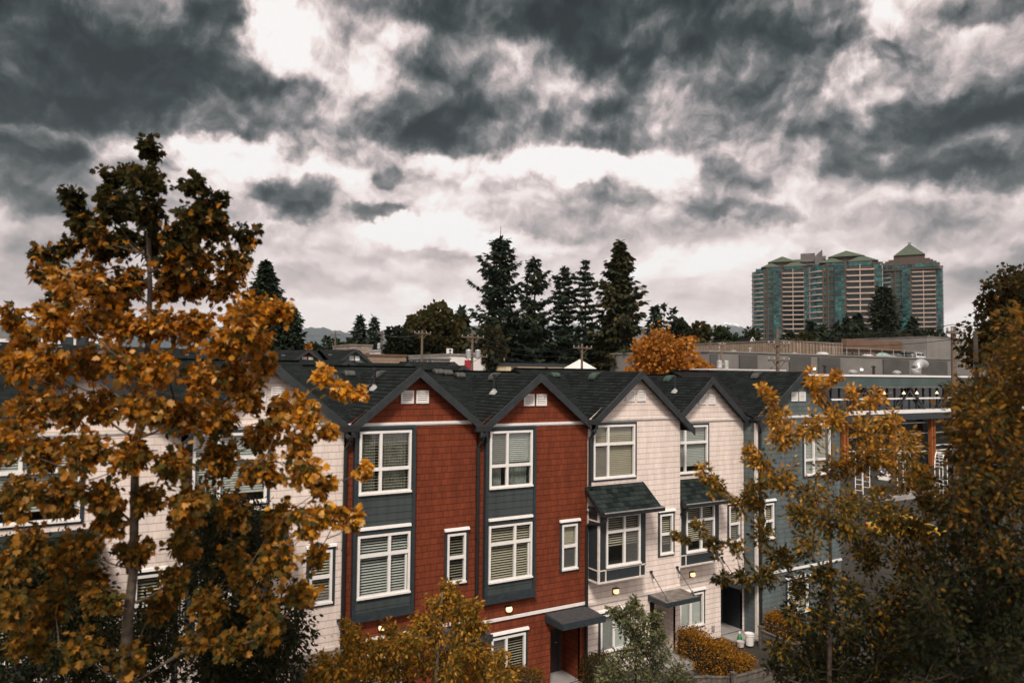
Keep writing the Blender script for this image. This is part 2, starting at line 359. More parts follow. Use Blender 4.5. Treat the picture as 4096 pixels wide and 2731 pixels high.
def conifer(name, label, base, h, prof, levels, cols, frond, nb=6, droop=0.25, bare=0.12, group=None, dense=9, sparse=0.0, bark='barkd', trunk_r=None, up=0.0, cat='tree', top_bare=0.0, rag=0.0):
    """prof: list of (relative height, branch length in m); whorls of drooping boughs hung with frond faces"""
    t = thing(name, label, cat, base, group); base = Vector(base)
    r0 = trunk_r or h * 0.014
    tr = MB(); tr.tube([base + Vector((0, 0, -0.3)), base + Vector((0, 0, h * 0.5)), base + Vector((0, 0, h))], [r0, r0 * 0.6, r0 * 0.08], 7)
    P, A = [], []
    hs, ls = [p[0] for p in prof], [p[1] for p in prof]
    for i in range(levels):
        f = bare + (1 - bare - top_bare - 0.005) * (i / (levels - 1)) ** 0.92
        L0 = float(np.interp(f, hs, ls))
        for k in range(nb):
            if rng.random() < sparse: continue
            a = 2 * math.pi * (k + rng.random()) / nb + i * 1.3
            ln = L0 * (0.6 + 0.55 * rng.random()) if not rag else L0 * (0.35 + 0.95 * rng.random() ** 1.3)
            tip_up = 0.12 + rag * rng.random() * .5
            d = Vector((math.cos(a), math.sin(a), 0)); o = base + Vector((0, 0, h * f))
            dz = droop * (1 - 0.9 * max(0, f - 0.35)) - up * f
            pts = [o + d * ln * s + Vector((0, 0, -dz * ln * s * s + tip_up * ln * s ** 3)) for s in (0, 0.35, 0.7, 1)]
            tr.tube(pts, [0.02 + 0.012 * ln, 0.015 + 0.006 * ln, 0.012, 0.006], 4, cap=False)
            m = max(3, int(dense * (0.3 + ln / max(ls))))
            for j in range(m):
                s = 0.12 + 0.9 * (j + rng.random()) / m
                q = o + d * ln * s + Vector((0, 0, -dz * ln * s * s + tip_up * ln * s ** 3))
                side = Vector((-d.y, d.x, 0)) * (rng.random() * 2 - 1) * 0.30 * ln * (1.15 - s)
                P.append(q + side + Vector((0, 0, -0.25 * frond * rng.random())))
                A.append(d * (0.4 + 0.5 * s) + side.normalized() * 0.6 + Vector((0, 0, -0.55 * rng.random() - dz * 0.4)))
    n = len(P)
    for j in range(int(8 + h * (1 - 0.0))):       # leader
        s = j / (8 + h); P.append(base + Vector((0, 0, h * (1 - top_bare) * (1 - 0.09 * s)))); A.append(Vector((rng.normal() * 0.6, rng.normal() * 0.6, 0.5)))
    n = len(P)
    tr.build('trunk', M[bark], t, smooth=True, local=False)
    leaf_obj('crown', np.array([tuple(p) for p in P]), frond * (0.6 + 0.7 * rng.random(n)), pal(n, *cols), t, M['needle'], FROND, axis=np.array([tuple(a) for a in A]), flat=0.6)
    return t
# ------------------------------------------------------------------ terraced houses
def Z(z): return CAMZ + z
def window(root, x0, x1, z0, z1, y, vm=(), hm=None, blind='slat', open_to=0.0, surround=0.0, cap=False, screen=None, cols=None, surmat='trimdark', half=None, room=0.7, curtain=False, nm='window'):
    """window: white frame (the part) > pane, blinds, surround, screen ...; z0 > z1 are heights (top, bottom)"""
    f = MB(); w = 0.065; y0, y1 = y - 0.045, y + 0.05
    f.box(x0, x0 + w, y0, y1, z1, z0); f.box(x1 - w, x1, y0, y1, z1, z0)
    f.box(x0 + w, x1 - w, y0, y1, z0 - w, z0); f.box(x0 + w, x1 - w, y0, y1, z1, z1 + w)
    f.box(x0 - 0.02, x1 + 0.02, y0 - 0.03, y0 - 0.002, z1 - 0.025, z1 + 0.03)
    if hm is not None: f.box(x0 + w, x1 - w, y0 + 0.004, y1 - 0.002, hm - 0.045, hm + 0.045)
    for v in vm:
        segs = [(z1 + w, z0 - w)] if hm is None else [(z1 + w, hm - 0.045), (hm + 0.045, z0 - w)]
        for a, b in segs: f.box(v - 0.04, v + 0.04, y0 + 0.007, y1 - 0.004, a, b)
    if half is not None: f.box(half[0] - 0.02, half[0] + 0.02, y0 + 0.015, y1 - 0.01, half[1], half[2])
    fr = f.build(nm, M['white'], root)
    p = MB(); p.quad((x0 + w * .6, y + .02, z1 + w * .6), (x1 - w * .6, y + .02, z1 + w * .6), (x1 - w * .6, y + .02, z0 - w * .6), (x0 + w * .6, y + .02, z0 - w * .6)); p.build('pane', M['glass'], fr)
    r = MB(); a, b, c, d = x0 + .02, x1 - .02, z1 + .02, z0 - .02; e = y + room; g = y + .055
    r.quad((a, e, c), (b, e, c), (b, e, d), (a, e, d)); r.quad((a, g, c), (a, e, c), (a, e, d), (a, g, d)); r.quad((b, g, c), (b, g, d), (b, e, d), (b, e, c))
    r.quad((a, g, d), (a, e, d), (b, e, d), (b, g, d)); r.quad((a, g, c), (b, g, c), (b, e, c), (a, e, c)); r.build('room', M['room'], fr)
    if curtain:
        cm = MB(); n = 26
        for side in ((x0 + .05, x0 + (x1 - x0) * .36), (x1 - (x1 - x0) * .5, x1 - .05)):
            pts = [(side[0] + (side[1] - side[0]) * i / n, y + .26 + .045 * math.sin(i * 1.7) + .02 * math.sin(i * 3.1)) for i in range(n + 1)]
            for (xa, ya), (xb, yb) in zip(pts, pts[1:]): cm.quad((xa, ya, z1 + .04), (xb, yb, z1 + .04), (xb, yb, z0 - .05), (xa, ya, z0 - .05))
        cm.build('curtain', M['curtain'], fr)
    if blind:
        s = MB(); zc = z0 - w - .02; zb = z1 + w + (z0 - z1) * open_to
        tilt, pitch = {'open': (0.004, .080), 'shut': (0.030, .062)}.get(cols, (0.017, .076))
        while zc > zb:
            j = random.uniform(-.002, .002)
            s.quad((x0 + .05, y + .085, zc - tilt + j), (x1 - .05, y + .085, zc - tilt - j), (x1 - .05, y + .128, zc + tilt * .6 - j), (x0 + .05, y + .128, zc + tilt * .6 + j))
            zc -= pitch
        s.box(x0 + .05, x1 - .05, y + .09, y + .125, zb - .03, zb)
        s.build('blinds', M[blind], fr)
    if screen:
        for a, b, c, d in screen:
            q = MB(); q.quad((a, y + .008, c), (b, y + .008, c), (b, y + .008, d), (a, y + .008, d)); q.build('insect_screen', M['screen2'], fr)
    if surround:
        s = MB(); k = surround; ya, yb = y - .025, y + .03
        s.box(x0 - k, x0 - .004, ya, yb, z1 - k, z0 + k); s.box(x1 + .004, x1 + k, ya, yb, z1 - k, z0 + k)
        s.box(x0 - .004, x1 + .004, ya, yb, z0 + .004, z0 + k); s.box(x0 - .004, x1 + .004, ya, yb, z1 - k, z1 - .028)
        s.build('surround', M[surmat], fr)
    if cap:
        s = MB(); k = surround or .1
        s.prism([(x0 - k - .02, y - .09, z0 + k + .005), (x0 - k - .02, y - .005, z0 + k + .005), (x0 - k - .02, y - .005, z0 + k + .085), (x0 - k - .02, y - .075, z0 + k + .065)], (x1 - x0 + 2 * k + .04, 0, 0))
        s.build('cap', M['white'], fr)
    return fr
def louvre(root, x0, x1, z0, z1, y):
    m = MB(); w = .045
    m.box(x0, x0 + w, y - .04, y, z1, z0); m.box(x1 - w, x1, y - .04, y, z1, z0); m.box(x0 + w, x1 - w, y - .04, y, z0 - w, z0); m.box(x0 + w, x1 - w, y - .04, y, z1, z1 + w)
    n = 5
    for i in range(n):
        a = z1 + w + (z0 - z1 - 2 * w) * i / n; h = (z0 - z1 - 2 * w) / n
        m.quad((x0 + w, y - .036, a + .008), (x1 - w, y - .036, a + .008), (x1 - w, y - .006, a + h * .82), (x0 + w, y - .006, a + h * .82))
    return m.build('louvre_vent', M['white'], root)
def pipe(root, x, y, z0, z1, off=(0.12, -0.05), nm='downpipe'):
    m = MB(); r = .058
    m.tube([(x + off[0], y + off[1], z0), (x + off[0], y + off[1], z0 - .16), (x + off[0] * .8, y + off[1] * .9, z0 - .24), (x, y, z0 - .42), (x, y, z0 - .55), (x, y, z1)], r, 8)
    k = z0 - 1.3
    while k > z1 + .3: m.box(x - .06, x + .06, y - .06, y + .05, k, k + .03); k -= 1.9
    return m.build(nm, M['black'], root, smooth=False)
def wall_lamp(root, x, z, y):
    m = MB(); m.box(x - .10, x + .10, y - .05, y, z - .11, z + .11); m.box(x - .11, x + .11, y - .13, y - .05, z + .085, z + .115)
    m.bar((x - .12, y - .13, z), (x + .12, y - .13, z), .012, .012)
    o = m.build('wall_lamp', M['black'], root)
    g = MB(); g.lathe([(.02, -.09), (.075, -.075), (.105, -.03), (.105, .03), (.08, .075), (.02, .085)], (x, y - .075, z), 14)
    g.build('globe', M['lamp'], o, smooth=True); return o
def roof_slab(m, a, b, c, d, t):        # quad a b c d (outer face) with thickness t downwards
    a, b, c, d = map(Vector, (a, b, c, d)); k = Vector((0, 0, -t))
    m.add([a, b, c, d, a + k, b + k, c + k, d + k], [(0, 1, 2, 3), (7, 6, 5, 4), (0, 4, 5, 1), (1, 5, 6, 2), (2, 6, 7, 3), (3, 7, 4, 0)])
def roof_vent(root, x, y, z, slope, m='vent', turn=0.0):
    v = MB(); w, l = .17, .36
    v.prism([(-w, -l / 2, -slope * l / 2 + .12), (-w, -l / 2, -slope * l / 2 + .05), (-w, l / 2, slope * l / 2 + .01), (-w, l / 2, slope * l / 2 + .05), (-w, 0, .17), (-w, -l / 3, -slope * l / 3 + .19)], (2 * w, 0, 0))
    v.box(-w * .8, w * .8, -l * .35, l * .3, -slope * .2 - .05, .05)
    o = v.build('roof_vent', M[m], root, bevel=.02); o.location = (x, y, z); o.rotation_euler = (0, 0, turn); return o
def roof_pipe(root, x, y, z, h=.45):
    v = MB(); v.tube([(x, y, z - .1), (x, y, z + h)], .05, 8); v.lathe([(.07, h - .06), (.07, h), (.05, h + .01)], (x, y, z), 10); o = v.build('plumbing_stack', M['black'], root)
    f = MB(); f.lathe([(.17, -.05), (.14, .03), (.06, .10), (.055, .14)], (x, y, z), 12); f.build('flashing', M['lead'], o); return o
def canopy(root, x0, x1, zw, depth, mat, rods=None, slope=.07, thick=.16, wallz=None, y=0.0):
    m = MB(); zf = zw - slope
    m.prism([(x0, y, zw), (x0, y - depth, zf), (x0, y - depth, zf - thick), (x0, y, zw - thick)], (x1 - x0, 0, 0))
    o = m.build('door_canopy', M[mat], root, bevel=.012)
    e = MB(); e.box(x0 - .015, x1 + .015, y - depth - .03, y - depth - .002, zf - thick - .02, zf + .02); e.box(x0 - .03, x0 - .002, y - depth, y - .02, zf - thick - .03, zf + .0)
    e.build('canopy_edge', M['trimdark'], o)
    if rods:
        for rx, rz in rods:
            q = MB(); q.tube([(rx, y - .02, rz), (rx, y - depth + .12, zf + .03)], .014, 6); q.box(rx - .05, rx + .05, y - .05, y, rz - .03, rz + .04)
            q.tube([(rx, y - .05, rz - .02), (rx, y - .16, rz - .2)], .03, 6); q.tube([(rx, y - depth + .25, zf + .18), (rx, y - depth + .1, zf + .0)], .03, 6)
            q.build('canopy_rod', M['black'], o)
    return o
def doorway(root, x0, x1, z0, z1, depth, wm, doorx):
    m = MB(); y = depth
    m.quad((x0, 0, z1), (x0, y, z1), (x0, y, z0), (x0, 0, z0)); m.quad((x1, 0, z1), (x1, 0, z0), (x1, y, z0), (x1, y, z1)); m.quad((x0, y, z1), (x1, y, z1), (x1, y, z0), (x0, y, z0))
    m.quad((x0, 0, z0), (x1, 0, z0), (x1, y, z0), (x0, y, z0)); m.build('porch_wall', M[wm], root)
    s = MB(); s.box(x0 + .01, x1 - .01, -1.0, -.004, z1 - .8, z1 - .02); s.box(x0 + .01, x1 - .01, .0, depth - .01, z1 - .8, z1 + .004); s.build('doorstep', M['concrete'], root)
    d = MB(); d.box(doorx, doorx + .88, y - .05, y - .005, z1 + .003, z1 + 2.03)
    for k in ((.12, .76, .2, .9), (.12, .76, 1.05, 1.85)): d.box(doorx + k[0], doorx + k[1], y - .062, y - .05, z1 + k[2], z1 + k[3])
    o = d.build('door', M['door'], root)
    h = MB(); h.tube([(doorx + .78, y - .06, z1 + 1.0), (doorx + .78, y - .1, z1 + 1.0), (doorx + .68, y - .1, z1 + 1.0)], .014, 6); h.build('handle', M['lead'], o)
    f = MB(); f.box(doorx - .09, doorx - .004, y - .06, y - .002, z1 + .002, z1 + 2.12); f.box(doorx + .884, doorx + .97, y - .06, y - .002, z1 + .002, z1 + 2.12); f.box(doorx - .004, doorx + .884, y - .06, y - .002, z1 + 2.036, z1 + 2.12); f.build('door_frame', M['trimdark'], root)
def shell(root, W, dz, wm, holes, trim=-1.475, apex=.12, depth=9.6, over=.28, base=-11.2, roofm='roof', ridge=.22, ax=None, band=-7.46, lo=False, side=None, bandgaps=(), notrimx=None, step=0.0, eave=None, xr=.06):
    """walls, gable, roof slabs, fascia; ax = where the gable peak stands"""
    ax = W / 2 if ax is None else ax; h = lambda z: Z(z + dz)
    e = trim - .06 if eave is None else eave
    w = MB(); w.grid(.005, W - .005, h(base), h(trim), holes, 0.0, .10)
    sl = (apex - .14 - e) / ax; sr = (apex - .14 - e) / (W - ax)
    w.add([(.005, 0, h(trim)), (W - .005, 0, h(trim)), (ax, 0, h(apex - .14))], [(0, 1, 2)])
    for x in (.005, W - .005): w.quad((x, 0, h(base)), (x, depth, h(base)), (x, depth, h(trim)), (x, 0, h(trim)))
    w.quad((.005, depth, h(base)), (W - .005, depth, h(base)), (W - .005, depth, h(trim)), (.005, depth, h(trim)))
    w.build('wall', M[wm], root)
    yr = depth / 2
    r = MB(); roof_slab(r, (0, .03, h(e + .02)), (W, .03, h(e + .02)), (W, yr, h(ridge)), (0, yr, h(ridge)), .10)
    roof_slab(r, (0, yr, h(ridge)), (W, yr, h(ridge)), (W, depth + .3, h(e - .05)), (0, depth + .3, h(e - .05)), .10)
    ro = r.build('roof', M[roofm], root)
    c = MB(); c.box(0.02, W - .02, yr - .13, yr + .13, h(ridge) - .02, h(ridge) + .018); c.build('ridge_cap', M[roofm], ro)
    g = MB(); xo = .06; kl = (apex - e) / ax; kr = (apex - e) / (W - ax)
    pl = (-xo, h(apex - kl * (ax + xo))); pr = (W + xr, h(apex - kr * (W - ax + xr)))
    roof_slab(g, (pl[0], -over, pl[1]), (ax, -over, h(apex)), (ax, yr, h(apex)), (pl[0], yr, pl[1]), .10)
    roof_slab(g, (ax, -over, h(apex)), (pr[0], -over, pr[1]), (pr[0], yr, pr[1]), (ax, yr, h(apex)), .10)
    g.build('gable_roof', M['roofg'], root)
    f = MB()
    for s, (px, pz), k in ((-1, pl, kl), (1, pr, kr)):
        f.prism([(ax, -over - .045, h(apex + .03)), (px + s * .03, -over - .045, pz + .03 - k * .03), (px + s * .03, -over - .045, pz - .23 - k * .03), (ax, -over - .045, h(apex - .25))], (0, .043, 0))
    fo = f.build('fascia', M['fascia'], root)
    so = MB()
    for (px, pz), k in ((pl, kl), (pr, kr)):
        so.quad((ax, -over + .002, h(apex - .115)), (px, -over + .002, pz - .115), (px, -.002, pz - .115), (ax, -.002, h(apex - .115)))
    so.build('soffit', M['fascia'], root)
    tm_ = M['white' if wm != 'cream' else 'offwhite']
    b = MB(); b.box(.01, W - .01, -.045, -.002, h(trim - .035), h(trim + .04)); b.box(.01, W - .01, -.02, -.002, h(trim - .07), h(trim - .0345)); b.build('eave_trim', tm_, root)
    b = MB(); b.box(.01, W - .01, -.05, -.002, h(band - .05), h(band + .04)); b.build('storey_trim', tm_, root)
    return ro, h
def hopper(root, x, z, y=-.1):
    m = MB(); m.box(x - .26, x + .26, y - .14, y + .04, z - .14, z + .02); m.box(x - .10, x + .16, y - .12, y + .03, z - .30, z - .142)
    return m.build('gutter', M['black'], root)
def red_house(label, X0, W, Y, dz, opt):
    root = thing('town_house', label, 'house', (X0, Y, 0), 'terraced houses facing the tracks')
    h = lambda z: Z(z + dz)
    rect = lambda a, b, c, d: (a, b, h(d), h(c))
    up, lo, sm, gr = (.33, 1.89, -1.66, -3.41), (.33, 1.9, -4.55, -6.27), (3.16, 3.78, -4.81, -6.27), (.53, 1.77, -8.02, -9.3)
    door = (2.74, 3.92, -8.1, -9.95)
    holes = [rect(*q) for q in (up, lo, sm, gr, door)]
    ro, h = shell(root, W, dz, 'red', holes, notrimx=.01)
    # projecting grey panel with dark edges
    p = MB(); y = -.13; p.grid(.28, 1.95, h(-6.66), h(-1.6), [rect(*up), rect(*lo)], y, .12)
    pn = p.build('bay_panel', M['lap'], root)
    t = MB()
    t.box(.2, .28, y - .03, -.002, h(-6.84), h(-1.53)); t.box(1.95, 2.04, y - .03, -.002, h(-6.84), h(-1.53)); t.box(.28, 1.95, y - .03, -.002, h(-1.6), h(-1.53)); t.box(.28, 1.95, y - .05, -.002, h(-6.84), h(-6.66))
    t.box(.17, 2.07, y - .07, -.004, h(-6.9), h(-6.842)); t.build('panel_trim', M['trimdark'], pn)
    cm = MB(); cm.prism([(.31, y - .08, h(-4.40)), (.31, y - .002, h(-4.40)), (.31, y - .002, h(-4.32)), (.31, y - .07, h(-4.33))], (1.6, 0, 0)); cm.build('panel_cap', M['white'], pn)
    tm = MB(); tm.box(.29, 1.94, y - .028, y - .002, h(-4.53), h(-4.41)); tm.build('panel_head', M['trimdark'], pn)
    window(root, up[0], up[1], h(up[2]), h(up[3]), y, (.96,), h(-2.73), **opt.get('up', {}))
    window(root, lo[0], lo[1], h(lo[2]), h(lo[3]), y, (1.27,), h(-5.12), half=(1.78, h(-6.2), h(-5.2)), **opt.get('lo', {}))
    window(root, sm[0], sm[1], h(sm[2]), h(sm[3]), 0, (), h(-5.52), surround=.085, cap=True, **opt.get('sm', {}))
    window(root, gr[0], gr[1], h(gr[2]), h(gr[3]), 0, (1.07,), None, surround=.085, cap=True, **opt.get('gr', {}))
    cx = W / 2 - .02
    louvre(root, cx - .45, cx - .05, h(-.52), h(-.90), 0); louvre(root, cx + .03, cx + .43, h(-.52), h(-.90), 0)
    wall_lamp(root, 1.12, h(-7.19), 0)
    doorway(root, door[0], door[1], h(door[2]), h(door[3]), 1.0, 'red', 2.85)
    canopy(root, 2.54, 4.17, h(-7.56), 1.0, 'canopy')
    hopper(root, 0.0, h(-1.5), -.2); pipe(root, -.03, -.06, h(-1.72), h(-9.9), (.1, -.1))
    m = MB(); m.box(2.3, 2.42, -.05, 0, h(-9.75), h(-9.55)); m.build('meter_box', M['lead'], root)
    return root, ro, h
def cream_house(label, X0, W, Y, dz, opt, wm='cream', roofm='roof', far=False, xr=.06):
    root = thing('town_house', label, 'house', (X0, Y, 0), 'terraced houses facing the tracks')
    h = lambda z: Z(z + dz)
    rect = lambda a, b, c, d: (a, b, h(d), h(c))
    up, bay, sm, gr = (.22, 2.04, -1.73, -3.54), (.3, 1.77, -4.68, -6.36), (3.22, 3.84, -4.99, -6.41), (.55, 1.8, -8.12, -9.36)
    door = (2.76, 3.98, -8.0, -9.95)
    holes = [rect(*q) for q in (up, sm, gr, door)] + [rect(.25, 1.8, -4.6, -6.4)]
    ro, h = shell(root, W, dz, wm, holes, trim=-1.54, apex=.12, roofm=roofm, band=-7.66, xr=xr)
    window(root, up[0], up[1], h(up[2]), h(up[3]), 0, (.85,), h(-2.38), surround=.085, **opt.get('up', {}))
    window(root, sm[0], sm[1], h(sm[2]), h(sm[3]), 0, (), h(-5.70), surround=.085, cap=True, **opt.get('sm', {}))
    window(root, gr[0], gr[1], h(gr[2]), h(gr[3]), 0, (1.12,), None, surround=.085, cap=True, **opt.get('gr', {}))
    # bay box
    y = -.6
    b = MB(); b.grid(.0, 2.03, h(-6.80), h(-4.5), [rect(*bay)], y, .1)
    b.quad((0, 0, h(-6.8)), (0, y, h(-6.8)), (0, y, h(-4.4)), (0, 0, h(-4.4))); b.quad((2.03, y, h(-6.8)), (2.03, 0, h(-6.8)), (2.03, 0, h(-4.4)), (2.03, y, h(-4.4)))
    b.quad((0, y, h(-6.8)), (0, 0, h(-6.8)), (2.03, 0, h(-6.8)), (2.03, y, h(-6.8)))
    bo = b.build('bay_window_box', M['bay'], root)
    t = MB(); k = .02
    t.box(-k, .045, y - k, y + .045, h(-6.8), h(-4.55)); t.box(1.99, 2.03 + k, y - k, y + .04, h(-6.8), h(-6.43))
    t.box(.045, 2.03 + k, y - k, y + .0, h(-6.46), h(-6.42)); t.box(-k, .0, y + .05, -.002, h(-6.46), h(-6.42))
    t.box(.27, .315, y - k, y - .002, h(-6.8), h(-6.465)); t.box(1.75, 1.795, y - k, y - .002, h(-6.8), h(-6.465))
    t.box(-.05, 2.08, y - .05, -.004, h(-6.85), h(-6.802)); t.box(-k, -.002, -.06, -.002, h(-6.8), h(-4.5)); t.box(-k, 0, y + .045, -.06, h(-4.86), h(-4.82))
    t.build('bay_trim', M['offwhite'], bo)
    window(root, bay[0], bay[1], h(bay[2]), h(bay[3]), y, (1.08,), h(-5.21), **opt.get('bay', {}))
    a = MB(); za, zb = h(-3.76), h(-4.47); yo = -.92
    roof_slab(a, (-.09, yo, zb), (2.43, yo, zb), (2.43, -.004, za), (-.09, -.004, za), .07)
    ao = a.build('awning_roof', M['awn'], root)
    e = MB(); e.prism([(-.13, yo, zb - .02), (-.13, -.004, za - .02), (-.13, -.004, za - .2), (-.13, yo, zb - .18)], (.036, 0, 0)); e.prism([(2.434, yo, zb - .02), (2.434, -.004, za - .02), (2.434, -.004, za - .2), (2.434, yo, zb - .18)], (.036, 0, 0))
    e.box(-.13, 2.5, yo - .14, yo - .004, zb - .15, zb + .0); e.quad((-.09, yo, zb - .1), (2.43, yo, zb - .1), (2.43, -.01, zb - .1), (-.09, -.01, zb - .1)); e.build('awning_gutter', M['black'], ao)
    l = MB(); l.box(-.12, 2.49, yo - .152, yo - .142, zb - .03, zb + .008); l.build('gutter_lip', M['lead'], ao)
    d = MB(); d.tube([(-.02, yo - .07, zb - .12), (-.02, yo - .07, zb - .25), (-.02, yo + .2, zb - .42), (-.09, -.2, zb - .5), (-.09, -.08, zb - .6), (-.09, -.08, h(-9.9))], .055, 8); d.build('downpipe', M['black'], root)
    cx = W / 2 - .02
    louvre(root, cx - .46, cx - .07, h(-.55), h(-.93), 0); louvre(root, cx + .05, cx + .44, h(-.55), h(-.93), 0)
    wall_lamp(root, 1.17, h(-7.38), 0)
    doorway(root, door[0], door[1], h(door[2]), h(door[3]), 1.0, opt.get('porch', wm), 2.86)
    canopy(root, 2.68, 4.2, h(-7.70), 1.0, 'canopym', [(2.8, h(-6.95)), (4.05, h(-6.95))], slope=.07, thick=.12)
    hopper(root, .02, h(-1.53), -.2)
    m = MB(); m.tube([(.15, -.2, h(-1.75)), (.15, -.2, h(-1.92)), (.03, -.07, h(-2.15)), (.03, -.07, h(-3.72)), (.02, -.18, h(-3.82))], .055, 8); m.build('downpipe', M['black'], root)
    c = MB(); c.box(2.25, 2.37, -.06, 0, h(-9.7), h(-9.5)); c.build('meter_box', M['lead'], root)
    return root, ro, h
M['bay'] = plain('bay_panel_paint', (0.020, 0.026, 0.031), 0.6, 0.2, 5)
M['awn'] = courses('awning_shingle', (0.011, 0.0175, 0.0175), (0.006, 0.009, 0.009), 0.24, 0.16, 0.006, axes='xy', var=0.4, rough=0.95, spec=.08, alt=(0.021, 0.028, 0.027), line=.6)
def meshscreen():
    m, t, b = nt('screen_mesh'); L = t.links; out = t.nodes['Material Output']; b.inputs['Base Color'].default_value = (.16, .155, .15, 1); b.inputs['Roughness'].default_value = .9
    tr = N(t, 'BsdfTransparent'); mx = N(t, 'MixShader'); mx.inputs[0].default_value = .42; L.new(tr.outputs[0], mx.inputs[1]); L.new(b.outputs[0], mx.inputs[2]); L.new(mx.outputs[0], out.inputs[0]); return m
M['screen2'] = meshscreen()
S_, W_ = 'slat', 'slatw'
o1 = dict(up=dict(blind=S_, cols='open', curtain=True), lo=dict(blind=W_), sm=dict(blind=S_, cols='open'), gr=dict(blind=W_, cols='open', open_to=.3))
o2 = dict(up=dict(blind=W_, open_to=.42, cols='shut', curtain=True, screen=[(.37, .93, Z(-2.8), Z(-1.86))]), lo=dict(blind=S_), sm=dict(blind=S_, open_to=.52, cols='shut', screen=[(3.2, 3.74, Z(-6.35), Z(-5.7))]), gr=dict(blind=S_, cols='open', screen=[(.58, 1.03, Z(-9.38), Z(-8.2))]))
o3 = dict(up=dict(blind=S_, cols='shut', screen=[(.28, .82, Z(-3.48), Z(-2.42))]), bay=dict(blind=S_, open_to=.37, screen=[(1.12, 1.72, Z(-6.3), Z(-5.25))]), sm=dict(blind=S_, open_to=.2, screen=[(3.27, 3.79, Z(-6.35), Z(-5.75))]), gr=dict(blind=W_, cols='shut', screen=[(.6, 1.08, Z(-9.3), Z(-8.18))]))
o4 = dict(up=dict(blind=W_, cols='shut', open_to=.12), bay=dict(blind=S_, open_to=.2, screen=[(1.12, 1.72, Z(-6.3), Z(-5.25))]), sm=dict(blind=S_, screen=[(3.27, 3.79, Z(-6.53), Z(-5.9))]), gr=dict(blind=W_, cols='shut'))
H = []
H.append(cream_house('cream shingled town house at the far left, mostly hidden by the orange maple', -1.6, 4.2, 20.0, .05, o4) + (-1.6, 20.0, .05))
H.append(cream_house('cream shingled town house joined to the left side of the red pair, behind the maple', 2.62, 4.12, 20.0, .14, o4) + (2.62, 20.0, .14))
H.append(red_house('red shingled town house, left one of the red pair', 6.80, 4.14, 20.0, 0.0, o1) + (6.8, 20.0, 0.0))
H.append(red_house('red shingled town house, right one of the red pair, beside the cream house', 10.98, 4.2, 20.0, -.13, o2) + (10.98, 20.0, -.13))
H.append(cream_house('cream town house with a dark boxed bay, joined to the right of the red pair', 15.2, 4.22, 20.0, 0.0, o3, xr=.42) + (15.2, 20.0, 0.0))
H.append(cream_house('cream town house set back between its cream twin and the blue grey house', 19.6, 4.1, 20.8, -.2, dict(o4, porch='bay'), roofm='roofb') + (19.6, 20.8, -.2))
# blue-grey end house
def blue_house():
    X0, W, Y, dz = 23.68, 5.35, 20.15, 0.0
    root = thing('town_house', 'blue grey shingled town house at the right end of the row', 'house', (X0, Y, 0), 'terraced houses facing the tracks')
    h = Z; rect = lambda a, b, c, d: (a, b, h(d), h(c))
    up, sm, gr = (2.92, 4.65, -2.15, -4.14), (.42, 1.0, -5.1, -6.5), (1.8, 3.1, -8.36, -9.7)
    ro, hh = shell(root, W, dz, 'blue', [rect(*q) for q in (up, sm, gr)], trim=-1.66, apex=.2, roofm='roofb', band=-7.87, ax=2.62)
    window(root, up[0], up[1], h(up[2]), h(up[3]), 0, (3.55,), h(-3.5), surround=.09, cap=True, blind=W_, cols='shut')
    window(root, sm[0], sm[1], h(sm[2]), h(sm[3]), 0, (), h(-5.8), surround=.085, cap=True, blind=S_)
    window(root, gr[0], gr[1], h(gr[2]), h(gr[3]), 0, (2.4,), None, surround=.085, cap=True, blind=W_)
    louvre(root, 2.12, 2.52, h(-.65), h(-1.03), 0); louvre(root, 2.62, 3.02, h(-.65), h(-1.03), 0)
    c = MB(); c.box(-.03, .07, -.03, .08, h(-10.2), h(-1.75)); c.build('corner_board', M['offwhite'], root)
    hopper(root, .0, h(-1.62), -.15); pipe(root, .15, -.07, h(-1.85), h(-10.1), (-.12, -.08))
    # house number plate column and porch post
    return root, ro, h, X0, Y, dz
H.append(blue_house())
# roof furniture: stands where the sight line meets the upper surface of the roofs of the front row
def surf(k, hh, x, y):
    X0, Y, dz = hh[3:6]; W = 5.35 if k == 6 else 4.2; ax = 2.62 if k == 6 else W / 2; e, apex = (-1.72, .2) if k == 6 else ((-1.535, .12) if k in (2, 3) else (-1.6, .12))
    u = x - X0; kl = (apex - e) / ax
    zm = e + .02 + (.22 - e) * (y - Y) / 4.8; zg = apex - kl * abs(u - ax) if y - Y < 4.7 else -9
    return (zm, 'y') if zm >= zg else (zg, 'x' if u < ax else '-x')
def roofpoint(px, py):
    r = ray(px, py); t = 19.5 / r.y
    while t < 27 / r.y:
        x, y, z = r.x * t, r.y * t, r.z * t
        for k, hh in enumerate(H):
            X0, Y, dz = hh[3:6]
            if X0 <= x < X0 + (5.35 if k == 6 else 4.2) and Y - .2 < y < Y + 4.9:
                zz, d = surf(k, hh, x, y)
                if z <= zz + dz: return hh, Vector((x, y, CAMZ + zz + dz)), d
        t += .02
    return None
